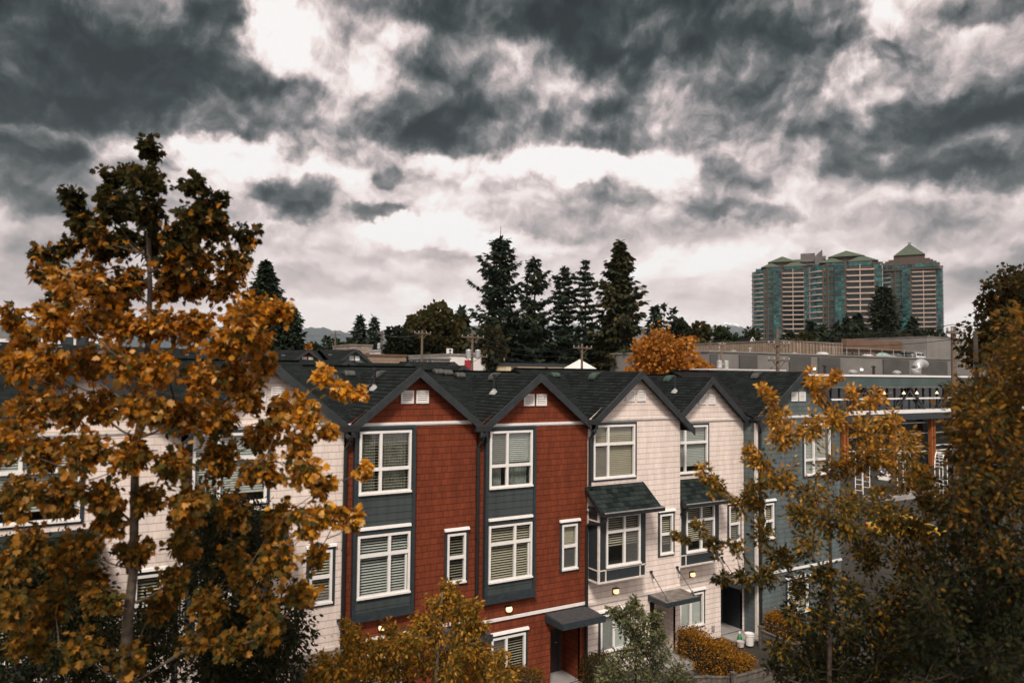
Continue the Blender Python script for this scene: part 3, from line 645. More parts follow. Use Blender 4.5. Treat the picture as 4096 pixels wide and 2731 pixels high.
for px, py, kind in ((1395, 1502, 'vent'), (1516, 1506, 'vent'), (1497, 1556, 'pipe'), (1752, 1494, 'vent'), (1788, 1497, 'vent'), (1838, 1508, 'vent'),
                     (1978, 1512, 'vent'), (1976, 1572, 'pipe'), (2218, 1507, 'ventg'), (2378, 1510, 'ventg'), (2676, 1518, 'ventg'), (2700, 1568, 'pipe'), (3025, 1508, 'vent'), (1330, 1520, 'vent')):
    b = roofpoint(px, py)
    if b is None: print('no roof at', px, py); continue
    hh, p, d = b; X0, Y, dz = hh[3:6]
    if kind == 'pipe': roof_pipe(hh[1], p.x - X0, p.y - Y, p.z, .62)
    else: roof_vent(hh[1], p.x - X0, p.y - Y, p.z, .36 if d == 'y' else .78, kind, {'y': 0, 'x': -math.pi / 2, '-x': math.pi / 2}[d])
# ------------------------------------------------------------------ rows of houses behind
def back_house(label, X0, W, Y, top, wm, name='town_house', floors=9.5, group='rows of houses behind the front row', vents=True, turn=0, ridge=.05, win=True):
    g = gh(X0, Y) - .4
    root = thing(name, label, 'house', (X0, Y, g), group, turn)
    q = lambda z: top - g + z          # heights below the gable peak
    w = MB(); e = -1.6
    w.grid(.005, W - .005, 0, q(e), [(.3, 1.95, q(-3.6), q(-1.85))] if win else [], 0, .1)
    w.add([(.005, 0, q(e)), (W - .005, 0, q(e)), (W / 2, 0, q(-.12))], [(0, 1, 2)])
    for x in (.005, W - .005): w.quad((x, 0, 0), (x, 9, 0), (x, 9, q(e)), (x, 0, q(e)))
    w.quad((.005, 9, 0), (W - .005, 9, 0), (W - .005, 9, q(e)), (.005, 9, q(e))); w.build('wall', M[wm], root)
    r = MB(); roof_slab(r, (0, -.2, q(e)), (W, -.2, q(e)), (W, 4.5, q(ridge)), (0, 4.5, q(ridge)), .1); roof_slab(r, (0, 4.5, q(ridge)), (W, 4.5, q(ridge)), (W, 9.3, q(e)), (0, 9.3, q(e)), .1)
    ro = r.build('roof', M['roof'], root)
    gq = MB(); roof_slab(gq, (-.06, -.35, q(e - .05)), (W / 2, -.35, q(0)), (W / 2, 4.4, q(0)), (-.06, 4.4, q(e - .05)), .1); roof_slab(gq, (W / 2, -.35, q(0)), (W + .06, -.35, q(e - .05)), (W + .06, 4.4, q(e - .05)), (W / 2, 4.4, q(0)), .1)
    gq.build('gable_roof', M['roofg'], root)
    f = MB()
    for s, x in ((-1, -.08), (1, W + .08)):
        f.prism([(W / 2, -.4, q(.03)), (x, -.4, q(e - .04)), (x, -.4, q(e - .30)), (W / 2, -.4, q(-.26))], (0, .045, 0))
    f.build('fascia', M['fascia'], root)
    t = MB(); t.box(.01, W - .01, -.04, -.002, q(e - .06), q(e + .04)); t.build('trim_band', M['white'], root)
    if vents: louvre(root, W / 2 - .52, W / 2 - .08, q(-.68), q(-1.12), 0); louvre(root, W / 2 + .08, W / 2 + .52, q(-.68), q(-1.12), 0)
    if win: window(root, .33, 1.92, q(-1.9), q(-3.55), 0, (1.0,), q(-2.7), surround=.08, blind=None)
    for k in range(3): y_ = 2.6 + .5 * k; roof_vent(ro, .5 + 1.5 * k, y_, q(e) + (y_ + .2) * (ridge - e) / 4.7 - .02, (ridge - e) / 4.7)
    return root
E2 = [at(1124, 1437, 46.5), at(1381, 1439, 46.5), at(1631, 1452, 46.5)]
for i in range(-3, 4):
    cx_ = E2[0].x + 4.2 * i
    zt = {0: E2[0].z, 1: E2[1].z, 2: E2[2].z}.get(i, E2[0].z + (.15 if i < 0 else -.2))
    wm = {-3: 'cream', -2: 'cream', -1: 'cream', 0: 'red', 1: 'red', 2: 'blue', 3: 'blue'}[i]
    lab = {-3: 'cream house of the second row, furthest left, behind the maple crown', -2: 'cream house of the second row with white louvres, behind the maple, second from left', -1: 'cream house of the second row joined to its red neighbour, third from left',
           0: 'red gabled house of the second row just right of the maple crown', 1: 'small red gable of the second row peeping over the left red house', 2: 'grey house of the second row whose gable peak shows behind the red pair', 3: 'grey end house of the second row, right gable'}[i]
    back_house(lab, cx_ - 2.1, 4.2, 46.5, zt, wm)
D2 = [at(1042, 1401, 69.5), at(1231, 1398, 69.5), at(1418, 1396, 69.5)]
for i in range(-5, 3):
    cx_ = D2[0].x + 4.25 * i if i < 0 else D2[i].x
    zt = D2[max(i, 0)].z + (0 if i >= 0 else .05 * -i)
    wm = {0: 'red', 1: 'red', 2: 'blue'}.get(i, 'cream')
    lab = {0: 'red gabled house of the third row, left of its red twin', 1: 'red gabled house of the third row, between a red twin and the grey end house', 2: 'grey gabled end house of the third row with two white louvres'}.get(i) or \
          'cream house of the third row behind the maple, %s from the left' % ['first', 'second', 'third', 'fourth', 'fifth'][i + 5]
    back_house(lab, cx_ - 2.12, 4.24, 69.5, zt, wm)
# low return wing at the right end of the second row
pw = at(1833, 1447, 50)
back_house('grey shingled wing with a gable at the right end of the second row', pw.x - 2.6, 4.6, 50.5, pw.z, 'blue', vents=False, win=False)
# ------------------------------------------------------------------ ground
def sheet(name, x0, x1, y0, y1, nx, ny, m, lift=0.0, z=None):
    b = MB(); xs = [x0 + (x1 - x0) * i / nx for i in range(nx + 1)]; ys = [y0 + (y1 - y0) * j / ny for j in range(ny + 1)]
    for y in ys:
        for x in xs: b.v.append((x, y, (gh(x, y) if z is None else z) + lift))
    for j in range(ny):
        for i in range(nx): k = j * (nx + 1) + i; b.f.append((k, k + 1, k + nx + 2, k + nx + 1))
    return struct(b.build(name, m))
M['earth'] = plain('dark_earth', (0.024, 0.021, 0.015), 0.95, 0.5, 0.8, bump=0.3)
M['asphalt'] = plain('asphalt', (0.055, 0.053, 0.052), 0.9, 0.3, 0.7, bump=0.1)
M['paving'] = plain('pale_paving', (0.40, 0.34, 0.32), 0.9, 0.18, 0.5)
M['far_ground'] = plain('far_ground', (0.05, 0.055, 0.03), 0.95, 0.4, 0.02)
b = MB(); ys = [-60, 0, 27, 30, 33, 36, 40, 46, 55, 70, 90, 120, 162, 220, 400, 900, 2500, 9000]; xs = [-6000, -900, -200, 0, 200, 500, 1500, 9000]
for y in ys:
    for x in xs: b.v.append((x, y, gh(x, y) - .16))
n = len(xs)
for j in range(len(ys) - 1):
    for i in range(n - 1): k = j * n + i; b.f.append((k, k + 1, k + n + 1, k + n))
struct(b.build('ground', M['earth']))
sheet('lane', -40, 34, 30.5, 44, 10, 8, M['asphalt'], -.02)
sheet('parking_lot', 31, 130, 14, 58, 30, 22, M['asphalt'], -.03)
sheet('paved_yard', 44, 110, 34, 49, 20, 10, M['paving'], .06)
sheet('garden_path', -20, 31, 9.0, 11.5, 4, 1, M['paving'], -.05)
# mountains far behind
def mountains():
    b = MB(); prof = [(-300, 1262), (0, 1275), (120, 1262), (230, 1240), (290, 1236), (340, 1262), (470, 1300), (600, 1280), (700, 1262), (820, 1290), (1000, 1335), (1150, 1325), (1230, 1313), (1290, 1309), (1330, 1318), (1400, 1332), (1520, 1325),
            (1600, 1315), (1720, 1322), (1850, 1305), (2050, 1290), (2200, 1278), (2330, 1288), (2500, 1302), (2700, 1318), (2830, 1312), (2905, 1292), (2935, 1293), (2975, 1312), (3050, 1345), (3300, 1385), (3600, 1400), (3900, 1390), (4300, 1380), (4800, 1380)]
    px = [p[0] for p in prof]; py = [p[1] for p in prof]; nx, rows = 520, 16
    for j in range(rows):
        f = j / (rows - 1)
        for i in range(nx):
            x = -300 + 5100 * i / (nx - 1); d = 9500 + 2600 * (f - 1)
            yt = float(np.interp(x, px, py)) + 2.5 * math.sin(x * .11) + 2 * math.sin(x * .27 + 1) + 1.5 * math.sin(x * .61)
            p = dep(x, yt, 9500); q = dep(x, yt, d)
            hz = (p.z - 0) * (f ** 1.2)
            ridge = math.sin(x * .045 + 3 * f) * math.sin(x * .09 + 5 * f) * (1 - f) * f * 260 + math.sin(x * .2 + 9 * f) * f * (1 - f) * 90
            b.v.append((q.x, q.y, max(-5, hz + ridge)))
    for j in range(rows - 1):
        for i in range(nx - 1): k = j * nx + i; b.f.append((k, k + 1, k + nx + 1, k + nx))
    m, t, bs = nt('mountain_rock_and_snow'); Lk = t.links
    g = N(t, 'NewGeometry'); sp = N(t, 'SeparateXYZ'); Lk.new(g.outputs['Position'], sp.inputs[0])
    no = N(t, 'TexNoise'); no.inputs['Scale'].default_value = .006; no.inputs['Detail'].default_value = 7; no.inputs['Roughness'].default_value = .65; Lk.new(g.outputs['Position'], no.inputs[0])
    ad = N(t, 'Math', operation='MULTIPLY_ADD'); Lk.new(no.outputs[0], ad.inputs[0]); ad.inputs[1].default_value = 330; Lk.new(sp.outputs[2], ad.inputs[2])
    mr = N(t, 'MapRange'); Lk.new(ad.outputs[0], mr.inputs[0]); mr.inputs[1].default_value = 700; mr.inputs[2].default_value = 900
    Lk.new(ramp(t, mr.outputs[0], [(.2, (.03, .05, .06)), (.5, (.10, .12, .14)), (.7, (.75, .78, .82))]), bs.inputs['Base Color']); bs.inputs['Roughness'].default_value = .95
    struct(b.build('mountains', m, smooth=True))
mountains()
# ------------------------------------------------------------------ high-rise towers
M['lamp2'] = emit('warm_lit_shade', (1.0, .7, .4), 1.6); M['tglass'] = None
def tower_glass(name, c1, c2):
    m, t, b = nt(name); Lk = t.links
    tc = N(t, 'TexCoord'); sp = N(t, 'SeparateXYZ'); Lk.new(tc.outputs['Object'], sp.inputs[0]); cb = N(t, 'CombineXYZ')
    ad = N(t, 'Math', operation='MULTIPLY_ADD'); Lk.new(sp.outputs[1], ad.inputs[0]); ad.inputs[1].default_value = .35; Lk.new(sp.outputs[0], ad.inputs[2])
    Lk.new(ad.outputs[0], cb.inputs[0]); Lk.new(sp.outputs[2], cb.inputs[1])
    br = N(t, 'TexBrick'); br.offset = 0; Lk.new(cb.outputs[0], br.inputs[0])
    for k, v in (('Color1', (*c1, 1)), ('Color2', (*c2, 1)), ('Mortar', (.04, .042, .042, 1)), ('Scale', 1), ('Mortar Size', .05), ('Brick Width', 1.35), ('Row Height', 1.4), ('Bias', 0)): br.inputs[k].default_value = v
    no = N(t, 'TexNoise'); no.inputs['Scale'].default_value = .16; no.inputs['Detail'].default_value = 3; Lk.new(tc.outputs['Object'], no.inputs[0])
    Lk.new(mixc(t, br.outputs[0], ramp(t, no.outputs[0], [(.35, (.35, .35, .38)), (.65, (1.25, 1.2, 1.15))]), 1, 'MULTIPLY'), b.inputs['Base Color'])
    b.inputs['Roughness'].default_value = .15; b.inputs['Specular IOR Level'].default_value = .3
    return m
M['tglass'] = tower_glass('teal_tower_glass', (.007, .040, .046), (.034, .165, .17))
M['tdark'] = plain('shaded_balcony_glazing', (.012, .024, .026), .25, .5, .4)
M['tband'] = plain('pale_pink_concrete', (.40, .31, .265), .8, .12, .5)
M['tbrick'] = plain('brown_pink_brick', (.075, .053, .042), .85, .15, .6)
M['copper'] = plain('green_copper_roof', (.048, .068, .042), .6, .15, .4)
M['tgrey'] = plain('grey_tower_concrete', (.115, .105, .10), .85, .2, .3)
def hip(m, x0, x1, y0, y1, z, h, r=None):
    cx, cy_ = (x0 + x1) / 2, (y0 + y1) / 2; o = .35
    a = [(x0 - o, y0 - o, z), (x1 + o, y0 - o, z), (x1 + o, y1 + o, z), (x0 - o, y1 + o, z), (cx, cy_, z + h)]
    m.add(a, [(0, 1, 4), (1, 2, 4), (2, 3, 4), (3, 0, 4), (3, 2, 1, 0)])
def off_line(pts, o):
    out = []
    for i, p in enumerate(pts):
        a = Vector(pts[max(0, i - 1)]); b = Vector(pts[min(len(pts) - 1, i + 1)]); d = (b - a).normalized(); out.append((p[0] + d.y * o, p[1] - d.x * o))
    return out
def strip(m, pts, o, z0, z1, t=.25):
    a, b = off_line(pts, o), off_line(pts, o - t)
    for i in range(len(pts) - 1):
        q = [a[i], a[i + 1], b[i + 1], b[i]]
        m.prism([(x, y, z0) for x, y in q], (0, 0, z1 - z0))
def tower(label, pxl, pxr, pybody, pytop, d, fl=2.8, crown='hips'):
    c = dep((pxl + pxr) / 2, 1500, d); g = gh(c.x, c.y) - .5
    rz = -math.atan2(c.x, c.y); a = (pxr - pxl) / 2 / F * d
    root = thing('apartment_tower', label, 'tower', (c.x, c.y, g), 'high-rise apartment towers', rz)
    zb = dep((pxl + pxr) / 2, pybody, d).z - g; zt = dep((pxl + pxr) / 2, pytop, d).z - g
    S = lambda *p: [(x * a, y * a) for x, y in p]
    curve = S((-1, .1), (-.985, -.08), (-.93, -.24), (-.84, -.36), (-.72, -.45), (-.58, -.51))
    pier = S((-.58, -.51), (-.45, -.54)); wcol = S((-.45, -.54), (-.26, -.58)); bay = S((-.26, -.66), (.0, -.68), (.03, -.64)); bal = S((.04, -.50), (.76, -.44)); corner = S((.77, -.46), (.97, -.34), (1, -.2), (1, .5))
    nf = int(zb / fl); z0 = zb - nf * fl
    gz = MB(); outline = curve + pier[1:] + wcol[1:] + bay + bal + corner + S((.9, .8), (-.9, .8), (-1, .6))
    gz.prism([(x, y, 0) for x, y in outline], (0, 0, zb - .4)); gz.build('glazing', M['tglass'], root)
    w = MB()
    for p0, p1 in ((0, 1), (1, 2)):
        pass
    for seg, th in ((pier, .9), (wcol, .0)):
        pass
    for x, y, wd_ in ((-.575, -.515, .7), (-.49, -.535, .35), (-.44, -.555, .7), (-.265, -.60, .6), (.02, -.66, .5), (.05, -.52, .7), (.76, -.47, .7), (-.99, .0, .4)):
        w.box(x * a - wd_ / 2, x * a + wd_ / 2, y * a - .35, y * a + 2.0, 0, zb)
    w.box(-.355 * a, -.345 * a, -.60 * a, -.5 * a, 0, zb)
    for k in range(nf + 1):
        z = z0 + k * fl
        strip(w, pier, .3, z - .4, z + .4); strip(w, wcol, .3, z - .25, z + .35); strip(w, bay, .12, z - .16, z + .16); strip(w, corner[:3], .12, z - .2, z + .25)
    w.build('wall', M['tbrick'], root)
    rc = MB(); rc.prism([(x, y - .06 * 0, 0.2) for x, y in off_line(bal, .12)] + [(x, y) + (0.2,) for x, y in reversed(off_line(bal, -.4))], (0, 0, zb - 1)); rc.build('balcony_back_wall', M['tdark'], root)  # dark glazing sheet, shade of the balcony recess put into its colour
    for k in range(nf):
        z = z0 + k * fl; bm = MB()
        pm_ = MB(); strip(pm_, curve, .45, z - .05, z + .5)
        if z > 0: pm_.build('parapet_band', M['tband'], root)
        strip(bm, bal, 1.55, z - .2, z + .42, 1.5)
        mx, my = (bal[0][0] + bal[1][0]) / 2, (bal[0][1] + bal[1][1]) / 2; bm.box(mx - .2, mx + .2, my - 1.5, my, z + .4, z + fl - .2)
        if z > 0: bm.build('balcony', M['tband'], root)
    cr = MB(); rf = MB(); ph = (zt - zb)
    if crown == 'hips':
        cr.box(-.86 * a, .93 * a, -.36 * a, .6 * a, zb - .6, zb + .12 * ph); cr.box(-.5 * a, .84 * a, -.45 * a, .5 * a, zb, zb + .17 * ph); cr.box(-.34 * a, .46 * a, -.12 * a, .6 * a, zb + .1 * ph, zb + .56 * ph)
        cr.box(.1 * a, .72 * a, -.50 * a, -.2 * a, zb - 2, zb + .15 * ph)
        hip(rf, -.66 * a, -.02 * a, -.46 * a, .1 * a, zb + .175 * ph, .36 * ph); hip(rf, .08 * a, .86 * a, -.47 * a, .2 * a, zb + .178 * ph, .42 * ph); hip(rf, -.42 * a, .52 * a, -.18 * a, .62 * a, zb + .565 * ph, .46 * ph)
        dk = MB(); dk.box(-.02 * a, .08 * a, -.13 * a, -.11 * a, zb + .38 * ph, zb + .48 * ph); dk.build('crown_window', M['tdark'], root)
        gl = MB(); gl.box(-.49 * a, .06 * a, -.465 * a, -.44 * a, zb - .02 * ph, zb + .13 * ph); gl.box(.12 * a, .71 * a, -.515 * a, -.5 * a, zb - .1 * ph, zb + .11 * ph); gl.box(-.84 * a, -.51 * a, -.375 * a, -.35 * a, zb - .3, zb + .1 * ph); gl.build('penthouse_glazing', M['tglass'], root)
    elif crown == 'pyramid':
        for s, f0, f1 in ((.97, -.02, .15), (.87, .0, .22), (.76, .0, .29), (.66, .0, .35), (.50, .0, .50)):
            cr.box(-s * a, s * a * .92, -s * .62 * a, s * .7 * a, zb + f0 * ph - (1 if f0 < 0 else 0), zb + f1 * ph - .03)
        gl = MB(); [gl.box(q * a, (q + .15) * a, -.615 * a, -.59 * a, zb - .1, zb + .13 * ph) for q in (-.88, -.68, -.48, -.28, -.08, .12, .30, .48, .66)]; gl.build('penthouse_glazing', M['tglass'], root)
        hip(rf, -.47 * a, .45 * a, -.34 * a, .40 * a, zb + .505 * ph, .47 * ph)
        fb = MB(); z = zb + .93 * ph
        for x in (-1, 1):
            for y in (-1, 1): fb.box(x * .6 - .1, x * .6 + .1, y * .6 - .1 + .02 * a, y * .6 + .1 + .02 * a, z, zt)
        fb.box(-.8, .8, -.8 + .02 * a, .8 + .02 * a, zt, zt + .2); fb.bar((-.6, -.6, z + .5), (.6, -.6, zt), .15, .15); fb.build('roof_lantern', M['tgrey'], root)
    cr.build('crown', M['tbrick'], root); rf.build('roof', M['copper'], root)
    rl = MB(); rl.box(.8 * a, 1.0 * a, -.34 * a, -.33 * a, zb + .05, zb + 1.0); rl.build('roof_railing', M['tgrey'], root)
    return root
tower('teal glass apartment tower with green hip roofs, leftmost of the towers', 3016, 3236, 1085, 1024, 454)
tower('teal glass apartment tower with green hip roofs, in the middle and nearest', 3246, 3519, 1068, 1000, 355)
tower('apartment tower with a steep green pyramid roof, rightmost of the towers', 3531, 3760, 1080, 972, 460, crown='pyramid')
def grey_tower():
    d = 560; c = dep(3240, 1500, d); g = gh(c.x, c.y) - .5; k = d / F
    root = thing('apartment_tower', 'plain grey concrete tower with a slanted fin, behind the two hip roofed towers', 'tower', (c.x, c.y, g), 'high-rise apartment towers', -math.atan2(c.x, c.y))
    z = lambda py: dep(3240, py, d).z - g; x = lambda px: (px - 3240) * k
    w = MB(); w.box(x(3196), x(3292), -3, 14, 0, z(1042)); w.box(x(3172), x(3270), -5, 14, z(1050), z(1040)); w.box(x(3208), x(3262), -2, 10, z(1042), z(1015)); w.box(x(3170), x(3205), -6.5, -3.2, 0, z(1052))
    for k_ in range(9): zz = z(1060 + 17.5 * k_); w.box(x(3190), x(3300), -5.5, -3.05, zz - .7, zz)
    w.build('wall', M['tgrey'], root)
    f = MB(); f.prism([(x(3262), -6, z(1030)), (x(3289), -6, z(1005)), (x(3289), -6, z(1090)), (x(3262), -6, z(1090))], (0, 10, 0)); f.box(x(3290), x(3302), -2, 4, z(1042), z(1028)); f.build('fin', M['tgrey'], root)
    g_ = MB(); [g_.box(x(3197), x(3291), -3.08, -3.02, z(1060 + 17.5 * q) + .02, z(1047 + 17.5 * q)) for q in range(9)]; g_.build('window_band', M['tdark'], root)
grey_tower()
# ------------------------------------------------------------------ low commercial buildings
M['panel_l'] = plain('light_grey_concrete_panel', (.17, .16, .152), .9, .15, .35); M['panel_d'] = plain('dark_grey_concrete_panel', (.07, .067, .064), .9, .2, .35)
M['beige'] = courses('beige_corrugated_wall', (.36, .26, .19), (.16, .11, .08), 30, .28, .05, var=.06); M['white_wall'] = plain('white_painted_wall', (.70, .67, .66), .8, .08, .4)
M['flatroof'] = plain('flat_roof_felt', (.20, .185, .175), .9, .25, .3); M['brown'] = plain('brown_metal_fascia', (.13, .075, .045), .7, .2, .5); M['yellow_wall'] = plain('pale_yellow_wall', (.62, .50, .33), .8, .08, .5)
M['ribbed'] = courses('ribbed_beige_concrete', (.30, .225, .17), (.13, .09, .07), .6, 40, .05, var=.1); M['redp'] = plain('red_painted_frame', (.30, .02, .025), .6, .1, 2)
M['metal'] = plain('galvanised_metal', (.42, .42, .42), .4, .2, 2, metal=.6); M['storeglass'] = plain('shop_glass', (.012, .018, .022), .08, .4, .3); M['orange'] = plain('rusty_orange_column', (.26, .075, .015), .7, .25, 2)
M['teal'] = plain('teal_green_fascia', (.055, .085, .085), .6, .15, .5); M['brickp'] = courses('buff_brick', (.38, .30, .25), (.2, .15, .12), .5, .2, .03)
def lowbuild(name, label, pxl, pxr, py, Y, depth, wm, roofm='flatroof', para=.25, top=None, cat='building', base=None):
    a, b = at(pxl, py, Y), at(pxr, py, Y); z = (a.z + b.z) / 2 if top is None else top
    g = min(gh(a.x, Y), gh(b.x, Y)) - .5 if base is None else base; W = b.x - a.x; h = z - g
    root = thing(name, label, cat, (a.x, Y, g)); m = MB(); m.box(0, W, 0, depth, 0, h); m.build('wall', M[wm], root)
    r = MB(); r.box(-.15, W + .15, -.15, 0.1, h - .02, h + para); r.box(-.15, W + .15, depth - .1, depth + .15, h - .02, h + para); r.box(-.15, .1, .1, depth - .1, h - .02, h + para); r.box(W - .1, W + .15, .1, depth - .1, h - .02, h + para); r.box(.1, W - .1, .1, depth - .1, h + .004, h + .05)
    r.build('roof', M[roofm], root); return root, W, h
def pos_x(root, px, Y): return at(px, 1450, Y).x - root.location.x
# storefront with clerestory
Ys = 46.0
root, W, h = lowbuild('garden_store', 'long dark glazed store with orange columns and a teal roof band, beyond the right trees', 3252, 4400, 1506, Ys, 14, 'storeglass', 'flatroof', .1)
zt = root.location.z + h; q = lambda py: at(3500, py, Ys).z - root.location.z
x0_ = at(3130, 1500, Ys).x - root.location.x
m = MB(); m.box(x0_, W, -.9, -.004, q(1545), h - .05); m.build('fascia', M['teal'], root)
m = MB(); m.box(x0_, W, -1.0, -.905, h - .14, h + .04); m.box(x0_, W, -.14, -.012, q(1551), q(1545) - .004); m.box(x0_, W, -.14, -.005, q(1598), q(1592)); m.box(x0_, W, -1.5, -.005, q(1652), q(1641)); m.build('white_trim', M['white'], root)
m = MB(); m.box(x0_, W, -1.6, -.006, q(1678), q(1653)); m.build('canopy', M['trimdark'], root)
xx = x0_ + .4
while xx < W: m = MB(); m.box(xx - .04, xx + .04, -.12, -.01, q(1641) + .01, q(1551)); m.build('mullion', M['trimdark'], root); xx += 1.35
xx = x0_ + 1.5
while xx < W:
    m = MB(); m.bar((xx, -.25, q(1640)), (xx + 2.6, -.25, q(1553)), .18, .18); m.build('brace', M['black'], root); m = MB(); m.bar((xx + 5.2, -.28, q(1640)), (xx + 2.6, -.28, q(1553)), .18, .18); m.build('brace', M['black'], root); xx += 8.2
m = MB(); [m.box(x0_, W, -.1, -.01, q(p), q(p - 5)) for p in (1700, 1745, 1800, 1822)]; m.build('glazing_bar', M['offwhite'], root)
for px in (3340, 3535, 3690, 3830, 3960):
    c = MB(); x = pos_x(root, px, Ys); [c.box(x + k, x + k + .28, -.9, -.5, 0, q(1680)) for k in (0, .5)]; c.box(x + .28, x + .5, -.75, -.65, 0, q(1680)); c.build('column', M['orange'], root)
for px in (3385, 3510, 3588, 3640, 3720):
    c = MB(); x = pos_x(root, px, Ys); c.lathe([(.02, .2), (.06, .1), (.17, -.05), (.18, -.09), (.03, -.1)], (x, -.7, q(1572)), 12); c.build('hanging_lamp', M['lamp2'], root, smooth=True)
# curved metal duct on the store roof
d_ = MB(); p = at(3685, 1500, 50); path = [(0, -1.1, -.15), (0, -1.1, .5)] + [(0, -1.1 + 1.1 * (1 - math.cos(a_)), .5 + 1.25 * math.sin(a_)) for a_ in [math.pi * i / 14 for i in range(1, 11)]]
dt = thing('roof_duct', 'curved shiny metal duct on the roof of the glazed store', 'duct', (p.x, 50, zt + .12))
d_.tube([(y_ * 1.0, .0, z_ * .8) for _, y_, z_ in path], .55, 18); d_.build('duct_shell', M['metal'], dt, smooth=True)
b_ = MB(); b_.box(-2.0, -.5, -.9, .9, -.08, .06); b_.build('curb', M['flatroof'], dt)
# warehouse with alternating panels
Yw = 74.0
root, W, h = lowbuild('warehouse', 'long grey warehouse with alternating light and dark wall panels behind the glazed store', 2838, 4500, 1441, Yw, 22, 'panel_l', 'flatroof', .2)
z_w = root.location.z + h
for pa, pb in ((2838, 2866), (2955, 3025), (3155, 3238), (3270, 3356), (3530, 3632), (3674, 3784), (3960, 4060)):
    m = MB(); x0, x1 = pos_x(root, pa, Yw), pos_x(root, pb, Yw); m.box(x0, x1, -.25, -.004, .5, h - .3); m.build('wall_panel', M['panel_d'], root)
    if pa > 3100: m = MB(); m.box(x0 + .3, x1 - .3, -.26, -.255, h - 4.1, h - 3.7); m.build('panel_vent', M['black'], root)
for px in (2903, 3254, 3443):
    m = MB(); x = pos_x(root, px, Yw); m.box(x - .2, x + .2, -.3, -.01, h - 2.3, h - 1.95); m.build('wall_lamp', M['lampw'], root, bevel=.05)
for px, py, Y_, k in ((2880, 1440, 80, 0), (2935, 1440, 79, 1), (3000, 1440, 80, 0), (3178, 1440, 79, 1), (3290, 1440, 80, 2), (3410, 1440, 79, 0), (3470, 1440, 82, 2), (3560, 1440, 79, 1), (3650, 1440, 80, 0), (3300, 1505, 52, 0), (3410, 1505, 51, 1), (3495, 1505, 52, 0), (3587, 1505, 51, 1)):
    zr = z_w if Y_ > 70 else zt + .05; p = at(px, py, Y_); lab = ['capped metal flue', 'squat mushroom vent', 'small white roof unit'][k] + ' on the %s roof, %s' % (('warehouse', 'store')[Y_ < 70], {2880: 'furthest left', 2935: 'second from left', 3000: 'third from left', 3178: 'right of the thick pole', 3290: 'before the ribbed hall', 3410: 'before the brown roof edge', 3470: 'before the red car', 3560: 'below the dark parked car', 3650: 'below the box van', 3300: 'nearest the blue grey gable', 3410.5: '', 3495: 'between two mushroom vents'}.get(px, 'left of the flue pair' if px == 3410 else 'left of the curved duct'))
    if px == 3410 and Y_ < 70: lab = 'squat mushroom vent on the store roof, right of the flue by the blue grey gable'
    t_ = thing(('roof_flue', 'roof_vent', 'roof_unit')[k], lab, ('flue', 'vent', 'roof unit')[k], (p.x, Y_, zr), 'vents on the flat roofs'); m = MB()
    if k == 0: m.lathe([(.16, -.1), (.16, .7), (.13, .72), (.13, .9), (.3, .92), (.3, 1.0), (.05, 1.15)], n=12)
    elif k == 1: m.lathe([(.3, -.1), (.3, .25), (.5, .27), (.48, .42), (.2, .58), (.02, .6)], n=14)
    else: m.box(-.9, .9, -.5, .5, -.1, .7); m.box(-.7, .7, -.3, .3, .7, .82)
    m.build(('pipe', 'cowl', 'casing')[k], M['black'] if k == 0 and px < 3500 and px > 3200 else M['metal'] if k < 2 else M['white_wall'], t_)
# white low roof in front of the warehouse
lowbuild('low_shop', 'low building with a bright white roof behind the right part of the front row', 2836, 3138, 1480, 62, 9, 'white_wall', 'white_wall', .1)
# ribbed hall with brown roof wing and graffiti block
Yr = 98.0
root, W, h = lowbuild('ribbed_hall', 'beige concrete hall with vertical ribs behind the warehouse', 3124, 3366, 1369, Yr, 25, 'ribbed', 'flatroof', .15)
m = MB(); k = 0
while k * 1.05 < W: m.box(k * 1.05 + .1, k * 1.05 + .5, -.35, -.004, h * .42, h - .1); k += 1
m.build('rib', M['ribbed'], root)
m = MB(); m.box(-.1, W + 5, -1.0, -.36, h * .42 - 1.2, h * .42 - .4); m.build('ledge', M['brickp'], root)
root, W, h = lowbuild('brown_roofed_wing', 'low wing with a deep brown roof edge between the ribbed hall and the graffiti wall', 3368, 3705, 1398, Yr + 1, 16, 'ribbed', 'brown', .2)
m = MB(); m.box(-.2, W + .2, -1.2, -.004, h - .3, h + 1.9); m.build('roof_edge', M['brown'], root)
m = MB(); xx = 1.0
while xx < W - 2: m.box(xx, xx + 1.2, -.06, -.004, h - 5.2, h - 2.2); xx += 2.6
m.build('window', M['tdark'], root)
m = MB(); [m.box(pos_x(root, a, Yr), pos_x(root, b, Yr), -.2, -.062, h - 5.5, h - 1.6) for a, b in ((3530, 3552), (3618, 3640))]; m.build('roller_door', M['white_wall'], root)
Yg = 92.0
root, W, h = lowbuild('painted_wall_block', 'blank pale grey block with colourful graffiti along its foot', 3708, 3990, 1355, Yg, 20, 'panel_l', 'flatroof', .1)
for ci, col in enumerate(((.55, .18, .03), (.10, .05, .14), (.60, .30, .45), (.02, .02, .02), (.50, .36, .20))):
    g = MB(); gm = plain('graffiti_paint_%s' % 'abcde'[ci], col, .7, .1, 3); rr = random.Random(ci + 3)
    for k in range(17):
        x = pos_x(root, 3712 + 170 * (k + rr.random() * .6) / 17, Yg); zc = h - 7.4 + rr.uniform(-.6, .8); p = []
        for s in range(9): p.append((x + .9 * math.sin(s * 1.3 + k) * rr.uniform(.5, 1), -.02 - .004 * ci, zc + .95 * math.cos(s * 1.1 + ci) * rr.uniform(.5, 1)))
        for a_, b_2 in zip(p, p[1:]): g.bar(a_, b_2, .16 if ci != 3 else .09, .012, (0, 1, 0))
    g.build('graffiti', gm, root)
